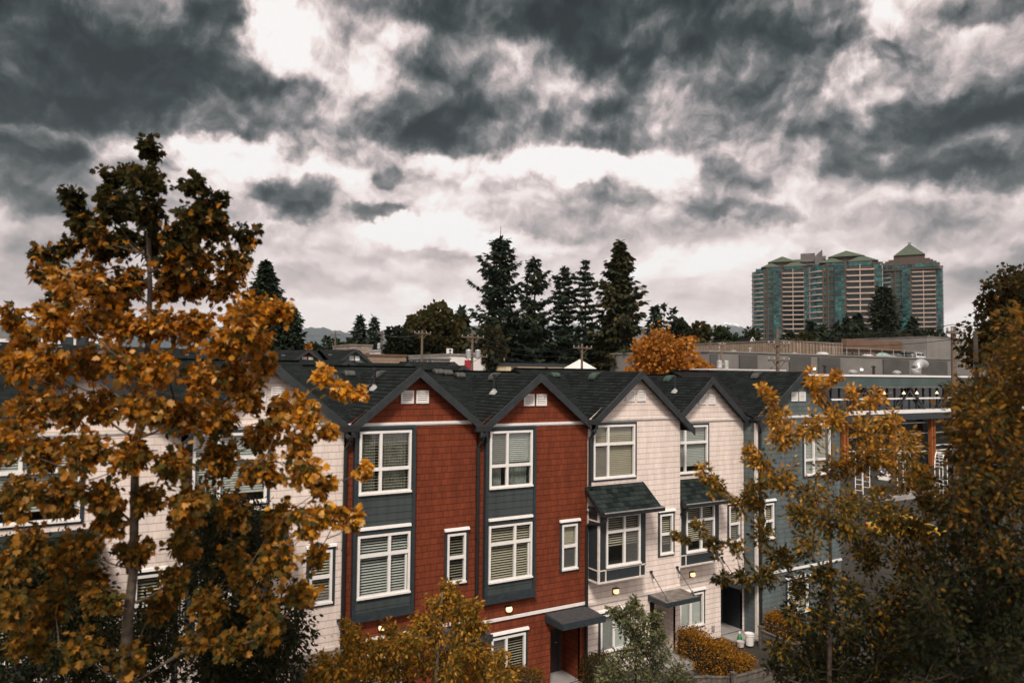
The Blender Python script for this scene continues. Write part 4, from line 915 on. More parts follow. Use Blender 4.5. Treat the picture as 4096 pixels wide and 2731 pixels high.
# left of centre: beige / white shops beyond the back rows
root, W, h = lowbuild('beige_shed', 'low beige corrugated shed with a brown roof edge beyond the third row', 1470, 1625, 1424, 112, 14, 'beige', 'brown', .3)
root, W, h = lowbuild('brick_block', 'small buff brick block with a dark ribbon window beyond the third row', 1402, 1490, 1382, 150, 12, 'brickp', 'flatroof', .25)
m = MB(); m.box(W * .72, W - .3, -.05, -.004, h - 3.6, h - 1.6); m.build('window', M['tdark'], root)
root, W, h = lowbuild('flat_white_store', 'long flat white store with a pale metal roof edge behind the beige shed', 1600, 1850, 1403, 128, 16, 'white_wall', 'metal', .35)
root, W, h = lowbuild('white_shop', 'white painted shop with red framed doors behind the tall conifers', 1800, 2020, 1424, 104, 16, 'white_wall', 'flatroof', .3)
for px in (1858, 1962): x = pos_x(root, px, 104); z = at(px, 1480, 104).z - root.location.z; m = MB(); m.box(x, x + 1.3, -.1, -.004, z - 2, z + 1.6); m.box(x + .2, x + 1.1, -.12, -.102, z - 2, z + 1.4); m.build('door_frame', M['redp'], root)
ac = thing('air_conditioner', 'two fan air conditioning unit on the white shop roof', 'air conditioner', at(1798, 1421, 108)); m = MB(); m.box(-.5, .5, -.2, .2, 0, 1.1); m.build('casing', M['white_wall'], ac, bevel=.03)
for z in (.3, .8): m = MB(); m.tube([(0, -.21, z), (0, -.235, z)], .2, 16); m.build('fan', M['black'], ac)
root, W, h = lowbuild('yellow_shop', 'long pale yellow shop with a dark flat roof edge behind the conifer trunks', 2025, 2262, 1464, 100, 14, 'yellow_wall', 'trimdark', .45)
m = MB(); [m.box(pos_x(root, a, 100), pos_x(root, a, 100) + .5, -.1, -.004, 0, h - .1) for a in (2045, 2058, 2180, 2250)]; m.build('pilaster', M['brown'], root)
root, W, h = lowbuild('grey_shed', 'grey flat shed left of the white shop', 1725, 1800, 1436, 98, 8, 'panel_l', 'flatroof', .2)
def tent():
    p = at(2275, 1478, 96); q_ = at(2362, 1478, 96); t_ = thing('marquee', 'white peaked marquee roof behind the broad conifer', 'marquee', ((p.x + q_.x) / 2, 96, p.z - 3)); w = (q_.x - p.x) / 2
    m = MB(); a = [(-w, -w, 3), (w, -w, 3), (w, w, 3), (-w, w, 3), (0, 0, 4.7)]; m.add(a, [(0, 1, 4), (1, 2, 4), (2, 3, 4), (3, 0, 4), (3, 2, 1, 0)]); m.build('roof', M['white_wall'], t_)
    m = MB(); [m.box(x * w - .06, x * w + .06, y * w - .06, y * w + .06, gh(t_.location.x, 96) - t_.location.z - .2, 3) for x in (-.97, .97) for y in (-.97, .97)]; m.build('frame', M['metal'], t_)
tent()
root, W, h = lowbuild('apartment_block', 'white apartment block with glass balconies far left behind the maple crown', 165, 470, 1328, 118, 16, 'white_wall', 'flatroof', .3)
for k in range(3):
    z = h - 2.6 - 2.8 * k; m = MB(); x = pos_x(root, 350, 118); m.box(x, W - .2, -1.3, -.004, z - .2, z); m.build('balcony', M['white_wall'], root)
    m = MB(); m.box(x, W - .2, -1.32, -1.28, z + .05, z + 1.05); m.build('glass_railing', M['tglass'], root)
    for xx in (W * .25, W * .45, W * .75): m = MB(); m.box(xx, xx + 1.5, -.05, -.004, z + .1, z + 1.9); m.build('window', M['tdark'], root)
root, W, h = lowbuild('apartment_block', 'white apartment block with glass balconies at the left edge of the view', -260, 62, 1345, 112, 16, 'white_wall', 'flatroof', .3)
for k in range(2):
    z = h - 1.9 - 2.8 * k; m = MB(); m.box(.2, W + .5, -1.3, -.004, z - .2, z); m.build('balcony', M['white_wall'], root); m = MB(); m.box(.2, W + .5, -1.32, -1.28, z + .05, z + 1.05); m.build('glass_railing', M['tglass'], root)
# far steep-gabled houses in the trees
def gabled(label, pxc, pyt, d, w, rh, dd=9, rm='roofb', axis=0):
    p = dep(pxc, pyt, d); g = gh(p.x, p.y) - .3; root = thing('gabled_house', label, 'house', (p.x, p.y, g), 'steep gabled houses in the trees', -.35)
    h = p.z - g; m = MB(); m.box(-w, w, 0, dd, 0, h - rh); m.add([(-w, 0, h - rh), (w, 0, h - rh), (0, 0, h - .1)], [(0, 1, 2)]); m.add([(-w, dd, h - rh), (w, dd, h - rh), (0, dd, h - .1)], [(2, 1, 0)]); m.build('wall', M['white_wall'], root)
    r = MB(); roof_slab(r, (-w - .3, -.3, h - rh - .2), (0, -.3, h), (0, dd + .3, h), (-w - .3, dd + .3, h - rh - .2), .15); roof_slab(r, (0, -.3, h), (w + .3, -.3, h - rh - .2), (w + .3, dd + .3, h - rh - .2), (0, dd + .3, h), .15)
    r.box(w * .3, w + 9, 2, dd - 1, h - rh - .3, h - rh + .1); roof_slab(r, (w * .3, 1.6, h - rh - .2), (w + 9, 1.6, h - rh - .2), (w + 9, dd / 2, h - .9), (w * .3, dd / 2, h - .9), .15); r.build('roof', M[rm], root)
    b_ = MB(); b_.box(w, w + 9, 2.4, dd - 1, 0, h - rh - .3); b_.build('side_wing', M['white_wall'], root)
    f = MB(); f.bar((-w - .35, -.36, h - rh - .22), (0, -.36, h + .02), .1, .35, (0, -1, 0)); f.bar((w + .35, -.36, h - rh - .22), (0, -.36, h + .02), .1, .35, (0, -1, 0)); f.build('bargeboard', M['white'], root)
    m = MB(); m.box(-.5, .5, -.05, -.004, h - rh - 1.6, h - rh - .2); m.build('window', M['tdark'], root)
gabled('white steep gabled house in the trees right of the orange tree', 2772, 1342, 215, 1.3, 2.2); gabled('white steep gabled house in the trees, the small middle one', 2918, 1346, 235, 1.0, 1.6); gabled('white steep gabled house with a dark roof just left of the towers', 3008, 1349, 205, 1.9, 3.6)
# ------------------------------------------------------------------ vehicles
M['tyre'] = plain('tyre_rubber', (.015, .015, .016), .85, .2, 8); M['carglass'] = plain('dark_car_glass', (.01, .013, .015), .06, .2, 1); M['rim'] = plain('alloy_rim', (.4, .4, .41), .3, .1, 5, metal=.8)
M['tealglass'] = plain('teal_reflecting_windscreen', (.25, .48, .46), .12, .15, 1)
def paint(n, c): return plain(n, c, .25, .04, 1, spec=.7)
def car(label, loc, rot, pm, kind='sedan', gm='carglass', group=None):
    root = thing('parked_car' if kind != 'van' else 'parked_van', label, 'car' if kind != 'van' else 'van', loc, group, rot)
    P_ = {'sedan': ([(-2.2, .35), (2.2, .35), (2.25, .6), (2.15, .82), (1.25, .95), (-1.55, .98), (-2.2, .9), (-2.28, .6)], [(1.2, .94), (.45, 1.42), (-.75, 1.45), (-1.6, .97)]),
          'van': ([(-2.4, .35), (2.4, .35), (2.45, .7), (2.3, 1.05), (1.6, 1.2), (-2.4, 1.2)], [(1.65, 1.19), (1.0, 1.9), (-2.3, 1.95), (-2.38, 1.19)])}[kind]
    body, cab = P_
    m = MB(); m.prism([(x, -.88, z) for x, z in body], (0, 1.76, 0)); m.build('body', pm, root, bevel=.09)
    m = MB(); n = len(cab); lo = [(x, -.80 if z < 1.25 else -.64, z) for x, z in cab]; hi = [(x, -y, z) for x, y, z in lo]
    m.add(lo + hi, [tuple(range(n))[::-1], tuple(range(n, 2 * n))] + [(i, (i + 1) % n, n + (i + 1) % n, n + i) for i in range(n)]); m.build('window_band', M[gm], root, bevel=.04)
    m = MB(); (xa, za), (xb, zb_) = cab[1], cab[2]; m.prism([(xa + .02, -.65, za - .02), (xb - .02, -.65, zb_ - .02), (xb, -.62, zb_ + .05), ((xa + xb) / 2, -.62, max(za, zb_) + .09), (xa, -.62, za + .04)], (0, 1.27, 0)); 
    for s in (-1, 1):
        m.bar((cab[0][0], s * .79, cab[0][1]), (xa, s * .65, za), .07, .05); m.bar((cab[3][0], s * .79, cab[3][1]), (xb, s * .65, zb_), .1, .05); m.bar((.0, s * .8, .95), (-.1, s * .66, za), .07, .05)
    m.build('roof', pm, root)
    for x in (-1.4, 1.4):
        for s in (-1, 1):
            m = MB(); m.tube([(x, s * .68, .33), (x, s * .90, .33)], .33, 18); w_ = m.build('wheel', M['tyre'], root); m = MB(); m.tube([(x, s * .88, .33), (x, s * .912, .33)], .2, 14); m.build('rim', M['rim'], w_)
    for s in (-1, 1): m = MB(); m.box(2.14, 2.27, s * .62 - .2, s * .62 + .2, .62, .78); m.build('headlight', M['metal'], root); m = MB(); m.box(-2.3, -2.2, s * .66 - .16, s * .66 + .16, .66, .84); m.build('tail_light', M['redp'], root)
    return root
p = onz(3620, 2062, .9); car('bright yellow car parked in the lot behind the right trees', (p.x, p.y, gh(p.x, p.y) + .0), R(-32), paint('yellow_paint', (.62, .36, .03)))
# deck of parked cars in front of the brown roofed wing
zdk = at(3500, 1436, 86).z
dk = MB(); a, b = at(3290, 1440, 84), at(3705, 1440, 84); dk.box(a.x, b.x, 84, 97, gh(0, 84) - .5, zdk); o = dk.build('parking_deck', M['panel_l']); tag(o, 'concrete parking deck behind the warehouse roof', 'parking deck')
fr = thing('deck_fence', 'thin wire fence with posts along the parking deck edge', 'fence', (a.x, 84.2, zdk)); m = MB(); n = 9
[m.box((b.x - a.x) * i / n - .04, (b.x - a.x) * i / n + .04, -.04, .04, 0, 1.9) for i in range(n + 1)]; m.build('post', M['metal'], fr); m = MB(); [m.box(0, b.x - a.x, -.015, .015, z, z + .04) for z in (.9, 1.85)]; m.build('rail', M['metal'], fr)
for px, lab, col, kind, gm, rot in ((3535, 'car with a pale teal windscreen on the parking deck', (.35, .35, .34), 'sedan', 'tealglass', -70), (3585, 'dark car beside the teal windscreen car on the parking deck', (.03, .035, .04), 'sedan', 'carglass', 10), (3482, 'dull red car on the parking deck', (.13, .03, .03), 'sedan', 'carglass', 20), (3672, 'white van on the parking deck beside the graffiti block', (.7, .7, .69), 'van', 'carglass', 5), (3640, 'black box van on the parking deck', (.012, .012, .013), 'van', 'carglass', 0)):
    p = at(px, 1430, 90 if kind == 'sedan' else 93); car(lab, (p.x, p.y, zdk), R(rot), paint('car_paint', col), kind, gm, 'vehicles on the parking deck')
# ------------------------------------------------------------------ utility poles and wires
def utility_pole(label, px, pytop, d, arms=((.6, 1.1),), tr=0, rot=0.0, ins=True, width=.16):
    p = dep(px, pytop, d); g = gh(p.x, p.y); h = p.z - g
    root = thing('utility_pole', label, 'utility pole', (p.x, p.y, g), 'wooden utility poles', rot)
    m = MB(); m.tube([(0, 0, -.3), (0, 0, h)], [width * 1.25, width * .8], 10); m.build('pole', M['pole'], root)
    for dz, hw in arms:
        m = MB(); m.box(-hw, hw, -.2, -.08, h - dz - .07, h - dz + .07); m.bar((-hw * .6, -.14, h - dz), (0, -.1, h - dz - .7), .05, .05); m.bar((hw * .6, -.14, h - dz), (0, -.1, h - dz - .7), .05, .05); am = m.build('crossarm', M['pole'], root)
        for x in (-.95, -.45, .45, .95): q_ = MB(); q_.lathe([(.03, 0), (.07, .05), (.05, .1), (.07, .14), (.03, .2)], (x * hw, -.14, h - dz + .07), 8); q_.build('insulator', M['lead'], am)
    for k in range(tr):
        s = (-1, 1, 0)[k]; q_ = MB(); q_.lathe([(.05, 0), (.32, .02), (.34, .1), (.34, .95), (.3, 1.02), (.08, 1.05)], (s * .62, -.25, h - 3.4), 14); q_.bar((0, 0, h - 2.8), (s * .5, -.25, h - 2.8), .12, .12); q_.build('transformer', M['metal'], root)
    return root
tops = {}
for lab, px, py, d, arms, tr in (
    ('bare wooden pole with one crossarm before the blue mountains', 1342, 1328, 150, ((.5, 1.1),), 0), ('slim wooden pole right of the two small conifers', 1528, 1322, 135, ((.6, .5),), 1),
    ('wooden pole with two crossarms before the round green tree', 1689, 1320, 90, ((.4, 1.1), (4.0, 1.5)), 0), ('wooden pole carrying two grey transformers left of the tallest conifer', 1890, 1319, 88, ((.9, 1.5), (3.2, 2.0)), 2),
    ('wooden pole with a crossarm before the broad conifer', 2328, 1374, 84, ((.5, 1.3),), 0), ('thin wooden pole carrying a pair of transformers right of the orange tree', 2885, 1370, 98, ((.3, .6),), 2),
    ('thick wooden pole with two crossarms behind the blue grey house', 3110, 1312, 60, ((1.35, 1.3), (2.65, 1.3)), 0), ('wooden pole before the graffiti block by the right trees', 3813, 1306, 40, ((.35, .9),), 0), ('thin bare pole right of the orange tree', 2841, 1362, 110, (), 0)):
    o = utility_pole(lab, px, py, d, arms, tr); tops[px] = dep(px, py + 14, d)
def wire(label, a, b, sag, n=12, off=((0, 0),), r=.018):
    m = MB(); a, b = Vector(a), Vector(b); L_ = None
    for ox, oz in off:
        pts = [a.lerp(b, i / n) + Vector((ox, 0, oz - 4 * sag * (i / n) * (1 - i / n))) for i in range(n + 1)]; m.tube(pts, r, 5, cap=False)
    o = m.build('power_line', M['black']); return tag(o, label, 'power line', 'overhead power lines')
wire('power lines sagging before the blue mountains to the bare wooden pole', dep(700, 1300, 190), tops[1342], 1.0, off=((-.9, 0), (.9, .1)))
wire('power lines from the bare wooden pole to the slim pole by the small conifers', tops[1342], tops[1528], .8, off=((-.9, 0), (.9, .1)))
wire('power lines from the slim pole to the pole before the round green tree', tops[1528], tops[1689], .5, off=((-.4, 0), (.4, 0)))
wire('power lines from the pole before the round tree to the transformer pole', tops[1689], tops[1890], .5, off=((0, .1), (0, -1.1)))
wire('power lines from the transformer pole past the conifers to the pole before the broad conifer', tops[1890], tops[2328], 1.2, off=((0, 0), (0, -.6), (0, -1.3)))
wire('power lines running right from the thick pole to the pole by the graffiti block', tops[3110], tops[3813], .5, off=((0, .3), (0, -.5)))
wire('power lines at the right running on from the pole by the graffiti block', tops[3813], dep(4300, 1330, 50), .5, off=((0, .3), (0, -.3)))
# ------------------------------------------------------------------ the air between here and the mountains
def haze():
    me = bpy.data.meshes.new('haze'); x0, x1, y0, y1, z0, z1 = -5000, 16000, -120, 13000, -12, 900
    me.from_pydata([(x0, y0, z0), (x1, y0, z0), (x1, y1, z0), (x0, y1, z0), (x0, y0, z1), (x1, y0, z1), (x1, y1, z1), (x0, y1, z1)], [], [(0, 3, 2, 1), (4, 5, 6, 7), (0, 1, 5, 4), (1, 2, 6, 5), (2, 3, 7, 6), (3, 0, 4, 7)])
    o = bpy.data.objects.new('haze', me); C.objects.link(o); o['kind'] = 'stuff'
    m = bpy.data.materials.new('haze_air'); m.use_nodes = True; t = m.node_tree; t.nodes.clear()
    v = N(t, 'VolumePrincipled'); v.inputs['Color'].default_value = (.74, .80, .86, 1); v.inputs['Density'].default_value = 2.8e-5; v.inputs['Anisotropy'].default_value = 0
    ou = N(t, 'OutputMaterial'); t.links.new(v.outputs[0], ou.inputs['Volume']); me.materials.append(m)
haze()
# ------------------------------------------------------------------ distant trees
DK = ([(.014, .026, .019), (.022, .036, .022), (.038, .044, .018)], [3, 3, 2])
DKB = ([(.018, .030, .018), (.034, .038, .017), (.066, .050, .020), (.055, .048, .018)], [2, 2, 2, 1])
OL = ([(.040, .042, .014), (.065, .050, .015), (.028, .036, .014), (.09, .055, .015)], [3, 3, 2, 1])
GR = ([(.022, .038, .018), (.032, .046, .018), (.045, .048, .016)], None)
GRD = ([(.012, .022, .012), (.020, .028, .013), (.028, .03, .012)], None)
OR = ([(.42, .17, .025), (.32, .115, .018), (.52, .25, .06), (.22, .085, .015)], [3, 3, 1, 1])
RU = ([(.16, .075, .018), (.10, .06, .018), (.055, .05, .016)], None)
def con(label, px, pyt, d, widths, levels, cols, frond, group='conifers on the skyline', name='conifer_tree', **kw):
    p = dep(px, pyt, d); g = gh(p.x, p.y); h = p.z - g; k = d / F
    prof = [((dep(px, y, d).z - g) / h, w * k) for y, w in widths]; prof.sort()
    return conifer(name, label, (p.x, p.y, g), h, prof, levels, cols, frond, group=group, **kw)
def dec(label, px, pyt, d, wpx, n, cols, size, group='broad leaved trees on the skyline', name='broadleaf_tree', **kw):
    p = dep(px, pyt, d); g = gh(p.x, p.y)
    return bush_tree(name, label, (p.x, p.y, g), p.z - g, wpx / F * d, n, cols, size, group=group, **kw)
# the group of tall conifers
con('tallest conifer, with a bare dead top', 2003, 905, 130, [(905, 3), (965, 12), (985, 52), (1010, 44), (1060, 72), (1110, 78), (1160, 98), (1210, 96), (1260, 116), (1330, 110), (1420, 70), (1560, 30)], 30, DK, .85, nb=7, droop=.10, bare=.2, dense=46, sparse=.12, rag=.7, up=.22, top_bare=.075, trunk_r=.5)
con('ragged conifer just right of the tallest one', 2140, 1035, 126, [(1035, 7), (1070, 46), (1120, 56), (1150, 76), (1200, 82), (1260, 80), (1330, 84), (1420, 60), (1560, 30)], 22, DK, .8, nb=7, droop=.15, bare=.2, dense=42, sparse=.18, rag=.7, up=.2, trunk_r=.42)
con('slim conifer in the middle of the tall group', 2256, 1070, 128, [(1070, 6), (1110, 36), (1160, 52), (1220, 54), (1280, 64), (1340, 66), (1400, 66), (1560, 30)], 24, DK, .75, nb=7, droop=.2, bare=.18, dense=36, sparse=.18, rag=.5, up=.1, trunk_r=.36)
con('slim open conifer left of the broad conifer', 2342, 1042, 127, [(1042, 4), (1080, 28), (1110, 52), (1140, 36), (1200, 46), (1270, 58), (1340, 60), (1560, 30)], 22, DK, .72, nb=6, droop=.2, bare=.18, dense=34, sparse=.18, rag=.5, up=.12, trunk_r=.36)
con('broad dense conifer at the right end of the tall group', 2480, 965, 124, [(965, 4), (1010, 22), (1060, 44), (1110, 60), (1170, 84), (1240, 96), (1300, 112), (1370, 108), (1440, 100), (1560, 80)], 40, DKB, 1.0, nb=8, droop=.3, bare=.10, dense=38, sparse=.05, rag=.5, up=.15, trunk_r=.5)
dec('low dark tree at the foot of the tallest conifer', 1960, 1290, 122, 150, 2600, DKB, .8, lobes=9); dec('low dark tree under the ragged conifer', 2120, 1270, 132, 170, 2600, GRD, .85, lobes=9)
dec('low dark tree under the slim conifers', 2260, 1330, 134, 160, 2200, GRD, .8, lobes=8); dec('rusty low tree behind the conifer trunks', 2180, 1400, 140, 260, 2200, RU, .7, lobes=9); dec('low olive tree between the slim conifers and the broad one', 2370, 1330, 130, 120, 1800, OL, .7, lobes=8)
# left conical cedars
con('dense conical cedar rising right of the maple crown', 1066, 1046, 96, [(1046, 4), (1090, 22), (1150, 44), (1220, 62), (1300, 72), (1380, 76), (1480, 70)], 64, DK, .62, nb=13, droop=.0, bare=.06, dense=20, up=.45)
con('lower rounded cedar at the right foot of the conical cedar', 1158, 1230, 97, [(1230, 10), (1260, 30), (1310, 46), (1380, 52), (1480, 50)], 38, DK, .62, nb=12, droop=.0, bare=.06, dense=17, up=.4)
con('left of two small conifers before the white stores', 1441, 1270, 165, [(1270, 3), (1300, 16), (1330, 26), (1360, 32), (1420, 30)], 20, DK, 1.2, nb=6, droop=.15, bare=.2, dense=8, up=.15)
con('right of two small conifers before the white stores', 1497, 1271, 165, [(1271, 3), (1300, 12), (1330, 20), (1370, 24), (1420, 22)], 20, DK, 1.1, nb=6, droop=.15, bare=.2, dense=7, up=.15)
dec('small round green tree between the bare pole and the cedars', 1268, 1352, 200, 46, 900, GR, .75, lobes=7); dec('round green tree behind the bare wooden pole', 1345, 1342, 205, 62, 1100, GR, .75, lobes=7); dec('round green tree left of the two small conifers', 1420, 1335, 185, 66, 1200, GR, .75, lobes=7)
con('tiny pointed conifer between two round green trees', 1306, 1348, 210, [(1348, 3), (1380, 14), (1410, 20)], 12, DK, 1.2, nb=6, bare=.2, dense=6); dec('yellow leaved small tree at the right foot of the cedars', 1218, 1350, 150, 50, 900, OR, .5, lobes=6); dec('row of low trees left of the bare pole', 1380, 1368, 240, 160, 1400, GR, .8, lobes=10, top=.7)
dec('big round olive tree before the tall conifers, left side', 1738, 1200, 140, 210, 6000, OL, .7, lobes=14, gap=.4); dec('dark green tree at the left foot of the big round tree', 1610, 1292, 136, 110, 2600, GRD, .7, lobes=10); dec('small upright olive tree left of the big round tree', 1648, 1222, 141, 60, 1300, OL, .65, lobes=8, gap=.35)
con('dark conifer between the round olive tree and the tallest conifer', 1848, 1235, 150, [(1235, 3), (1270, 22), (1310, 32), (1360, 36), (1420, 30)], 20, DK, 1.3, nb=6, dense=9, bare=.15); dec('low olive tree below the dark conifer', 1830, 1330, 138, 130, 1800, OL, .7, lobes=8)
# right of the tall group
con('dark conifer just right of the broad conifer', 2622, 1228, 190, [(1228, 3), (1260, 20), (1300, 32), (1350, 38)], 18, DK, 1.5, nb=6, dense=9, bare=.12); con('thin open conifer standing above the right tree line', 2656, 1217, 190, [(1217, 3), (1250, 16), (1290, 20), (1330, 16)], 16, DK, 1.1, nb=4, dense=6, sparse=.3, bare=.25); con('tiny conifer tip above the right tree line', 2692, 1238, 195, [(1238, 3), (1270, 14), (1320, 20)], 12, DK, 1.2, nb=5, dense=6, bare=.2)
for px, py, d, w, n, c, lab in ((2715, 1246, 192, 84, 2000, GRD, 'dark round tree in the right tree line, leftmost'), (2795, 1262, 198, 90, 1900, OL, 'brownish tree in the right tree line with a wispy top'), (2880, 1290, 215, 100, 1700, GR, 'green tree in the right tree line before the small peak'), (2998, 1286, 220, 64, 1100, GR, 'green tree at the right end of the tree line beside the left tower'), (2935, 1315, 212, 60, 800, GR, 'small green tree before the blue peak')):
    dec(lab, px, py, d, w, n, c, .95, lobes=9, gap=.35)
dec('orange autumn tree standing behind the cream houses', 2660, 1312, 92, 270, 11000, OR, .42, lobes=18, trunk_h=.05, top=.62, gap=.12); dec('orange autumn tree, the lower one joined to the right of the big orange tree', 2805, 1395, 91, 110, 3600, OR, .40, lobes=9, trunk_h=.05, top=.6, gap=.12)
dec('orange shrubby sapling at the left foot of the big orange tree', 2535, 1430, 90, 80, 1500, OR, .36, lobes=7, trunk_h=.05)
for px, py, d, w, lab, c in ((2790, 1345, 175, 110, 'olive tree behind the orange tree', OL), (2900, 1358, 165, 120, 'olive brown tree before the small gabled house', OL), (2850, 1370, 180, 100, 'dark olive tree between orange tree and gabled houses', GRD)):
    dec(lab, px, py, d, w, 2000, c, .7, lobes=9)
for px, py, w, lab in ((3245, 1288, 38, 'dark conifer before the gap of the left and middle towers'), (3292, 1306, 34, 'short dark conifer before the middle tower'), (3345, 1302, 30, 'thin dark conifer before the middle tower'), (3385, 1278, 36, 'dark conifer before the right part of the middle tower'), (3430, 1262, 42, 'tallest dark conifer before the middle tower'), (3652, 1276, 30, 'dark pointed conifer before the pyramid roofed tower')):
    con(lab, px, py, 250, [(py, 3), (py + 25, w * .5), (py + 60, w), (py + 110, w * 1.1)], 20, DK, 2.0, nb=7, dense=9, bare=.1)
con('tall dark poplar between the middle and the pyramid roofed tower', 3535, 1150, 246, [(1150, 6), (1175, 26), (1210, 38), (1260, 50), (1310, 58), (1360, 56), (1420, 40)], 46, GRD, 1.3, nb=11, droop=-.3, bare=.05, dense=12, up=.6, name='poplar_tree')
for px, py, w, lab, c in ((3165, 1322, 90, 'dark round tree before the left tower', GRD), (3215, 1318, 80, 'olive round tree before the left tower', OL), (3480, 1310, 120, 'dark tree mass left of the poplar', GRD), (3622, 1322, 70, 'olive brown tree right of the poplar', OL), (3720, 1308, 130, 'broad dark tree before the pyramid roofed tower', GRD), (3320, 1335, 110, 'dark low tree above the ribbed hall roof', GRD), (3420, 1330, 110, 'dark low tree above the brown roof edge', GRD), (3560, 1335, 150, 'dark low tree mass under the poplar', GRD)):
    dec(lab, px, py, 238, w, 1700, c, 1.05, lobes=9)
for px, py, d, w, lab, c in ((2960, 1395, 112, 90, 'olive tree behind the warehouse, left of the thick pole', OL), (3055, 1425, 112, 70, 'olive brown tree behind the warehouse, just left of the thick pole', RU), (2905, 1402, 110, 70, 'low olive tree behind the warehouse above the pair of transformers', OL), (3180, 1338, 200, 90, 'olive autumn tree at the foot of the left tower', RU), (3280, 1345, 200, 80, 'dark olive tree above the ribbed hall, right half', GRD), (3690, 1345, 200, 90, 'olive tree above the brown roof edge beside the graffiti block', OL)):
    dec(lab, px, py, d, w, 1900, c, .6, lobes=9)
# ------------------------------------------------------------------ near trees
sc7 = 1.7415
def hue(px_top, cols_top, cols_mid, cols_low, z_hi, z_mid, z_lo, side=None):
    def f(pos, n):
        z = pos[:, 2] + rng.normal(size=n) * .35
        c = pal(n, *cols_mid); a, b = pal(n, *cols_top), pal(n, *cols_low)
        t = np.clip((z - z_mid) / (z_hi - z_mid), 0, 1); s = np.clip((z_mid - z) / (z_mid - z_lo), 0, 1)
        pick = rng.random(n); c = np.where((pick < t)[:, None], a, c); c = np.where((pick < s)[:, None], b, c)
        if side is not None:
            k = np.clip((pos[:, 0] - side[0]) / (side[1] - side[0]), 0, 1) * side[2]; g = pal(n, *GOLD_LIT); c = np.where((rng.random(n) < k)[:, None], g, c)
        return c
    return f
GOLD_LIT = ([(.70, .33, .03), (.80, .55, .24), (.58, .24, .015)], [3, 1, 2])  # gold leaves; on the maple's right side they paint in the light
TOP_BACKLIT = ([(.026, .026, .009), (.045, .038, .010), (.10, .06, .012)], [3, 3, 1])  # maple top: backlit darkness put into the leaf colours
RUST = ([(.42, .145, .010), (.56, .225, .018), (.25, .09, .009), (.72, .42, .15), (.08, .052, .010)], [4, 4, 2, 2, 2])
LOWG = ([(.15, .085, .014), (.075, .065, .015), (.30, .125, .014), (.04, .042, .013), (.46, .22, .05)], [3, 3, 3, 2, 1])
MT = [(340, 345, 30), (336, 420, 42), (300, 400, 34), (262, 412, 32), (250, 460, 36), (340, 480, 44), (300, 470, 40), (442, 428, 30), (482, 468, 36), (440, 490, 34), (492, 520, 36), (420, 540, 40), (572, 540, 30), (545, 585, 36), (172, 462, 30), (195, 505, 34), (215, 540, 34), (96, 562, 30), (160, 560, 28), (118, 600, 32), (235, 560, 40),
      (85, 632, 26), (135, 645, 36), (190, 625, 38), (285, 550, 42), (345, 560, 44), (400, 590, 42), (460, 590, 42), (300, 645, 44), (380, 650, 46), (450, 655, 44), (520, 655, 40), (250, 690, 42), (600, 700, 34), (640, 715, 28), (560, 730, 40), (655, 705, 20), (25, 722, 26), (65, 765, 34), (125, 735, 40), (200, 740, 44), (280, 745, 46), (360, 745, 46), (440, 750, 46), (515, 790, 42), (600, 775, 34),
      (30, 830, 40), (110, 830, 44), (190, 825, 46), (280, 830, 46), (370, 845, 46), (455, 860, 44), (540, 850, 40), (600, 840, 28), (745, 850, 28), (770, 892, 26), (808, 902, 18), (700, 915, 32), (655, 935, 34), (580, 910, 36), (720, 960, 32), (755, 990, 24), (680, 1010, 38), (600, 1000, 40), (505, 960, 44), (420, 955, 46), (330, 935, 46), (240, 930, 46), (150, 930, 46), (60, 930, 46),
      (20, 1010, 46), (105, 1040, 46), (200, 1035, 46), (300, 1040, 44), (400, 1060, 40), (500, 1055, 42), (600, 1080, 42), (695, 1090, 36), (755, 1110, 28), (850, 1068, 16), (780, 1180, 24), (835, 1188, 16), (720, 1180, 34), (640, 1175, 40), (540, 1170, 42), (440, 1150, 40), (340, 1145, 38), (240, 1145, 40), (140, 1140, 42), (40, 1130, 44),
      (60, 1240, 42), (180, 1245, 40), (300, 1270, 36), (420, 1250, 40), (540, 1265, 42), (640, 1275, 40), (740, 1265, 30), (690, 1370, 34), (600, 1375, 40), (480, 1370, 40), (360, 1390, 38), (240, 1370, 40), (120, 1370, 44), (30, 1370, 44), (60, 1480, 44), (180, 1480, 40), (300, 1500, 40), (400, 1320, 40), (480, 1450, 40), (560, 1330, 36), (620, 1450, 36), (420, 1190, 38), (90, 1420, 44), (20, 1300, 42), (200, 1320, 42), (250, 1200, 40), (130, 1280, 42), (540, 1480, 36)]
tips = []
for vx, vy, s in MT:
    d0 = 10.3 + (rng.random() - .5) * 1.5
    for q in range(3 if s > 38 and vx < 570 and 640 < vy < 1160 else 2 if s > 33 else 1):
        p = dep(vx * sc7 + rng.normal() * 12, vy * sc7 + rng.normal() * 10, d0 + (rng.random() - .5) * 2.2 * (q > 0)); tips.append((p.x, p.y, p.z, s * sc7 / F * 10.3 * .80))
TB = dep(508, 2500, 10.3)
trunk = [(TB.x, TB.y, -.3), tuple(TB)] + [tuple(dep(px, py, 10.3)) for px, py in ((534, 2285), (541, 1814), (589, 1500), (600, 1150), (590, 850), (590, 680))]
mz = lambda v: dep(500, v * sc7, 10.3).z
broad_tree('maple_tree', 'large orange and rust maple at the left with its top coloured dark green as if backlit', (TB.x, TB.y, gh(0, 0)), trunk, tips, .096, 150, None, MAPLE, rad=.08, colfun=hue(0, TOP_BACKLIT, RUST, LOWG, mz(560), mz(680), mz(1300), (dep(1050, 1500, 10).x, dep(1400, 1500, 10).x, .75)), twigs=9, cat='tree', inner=.74)
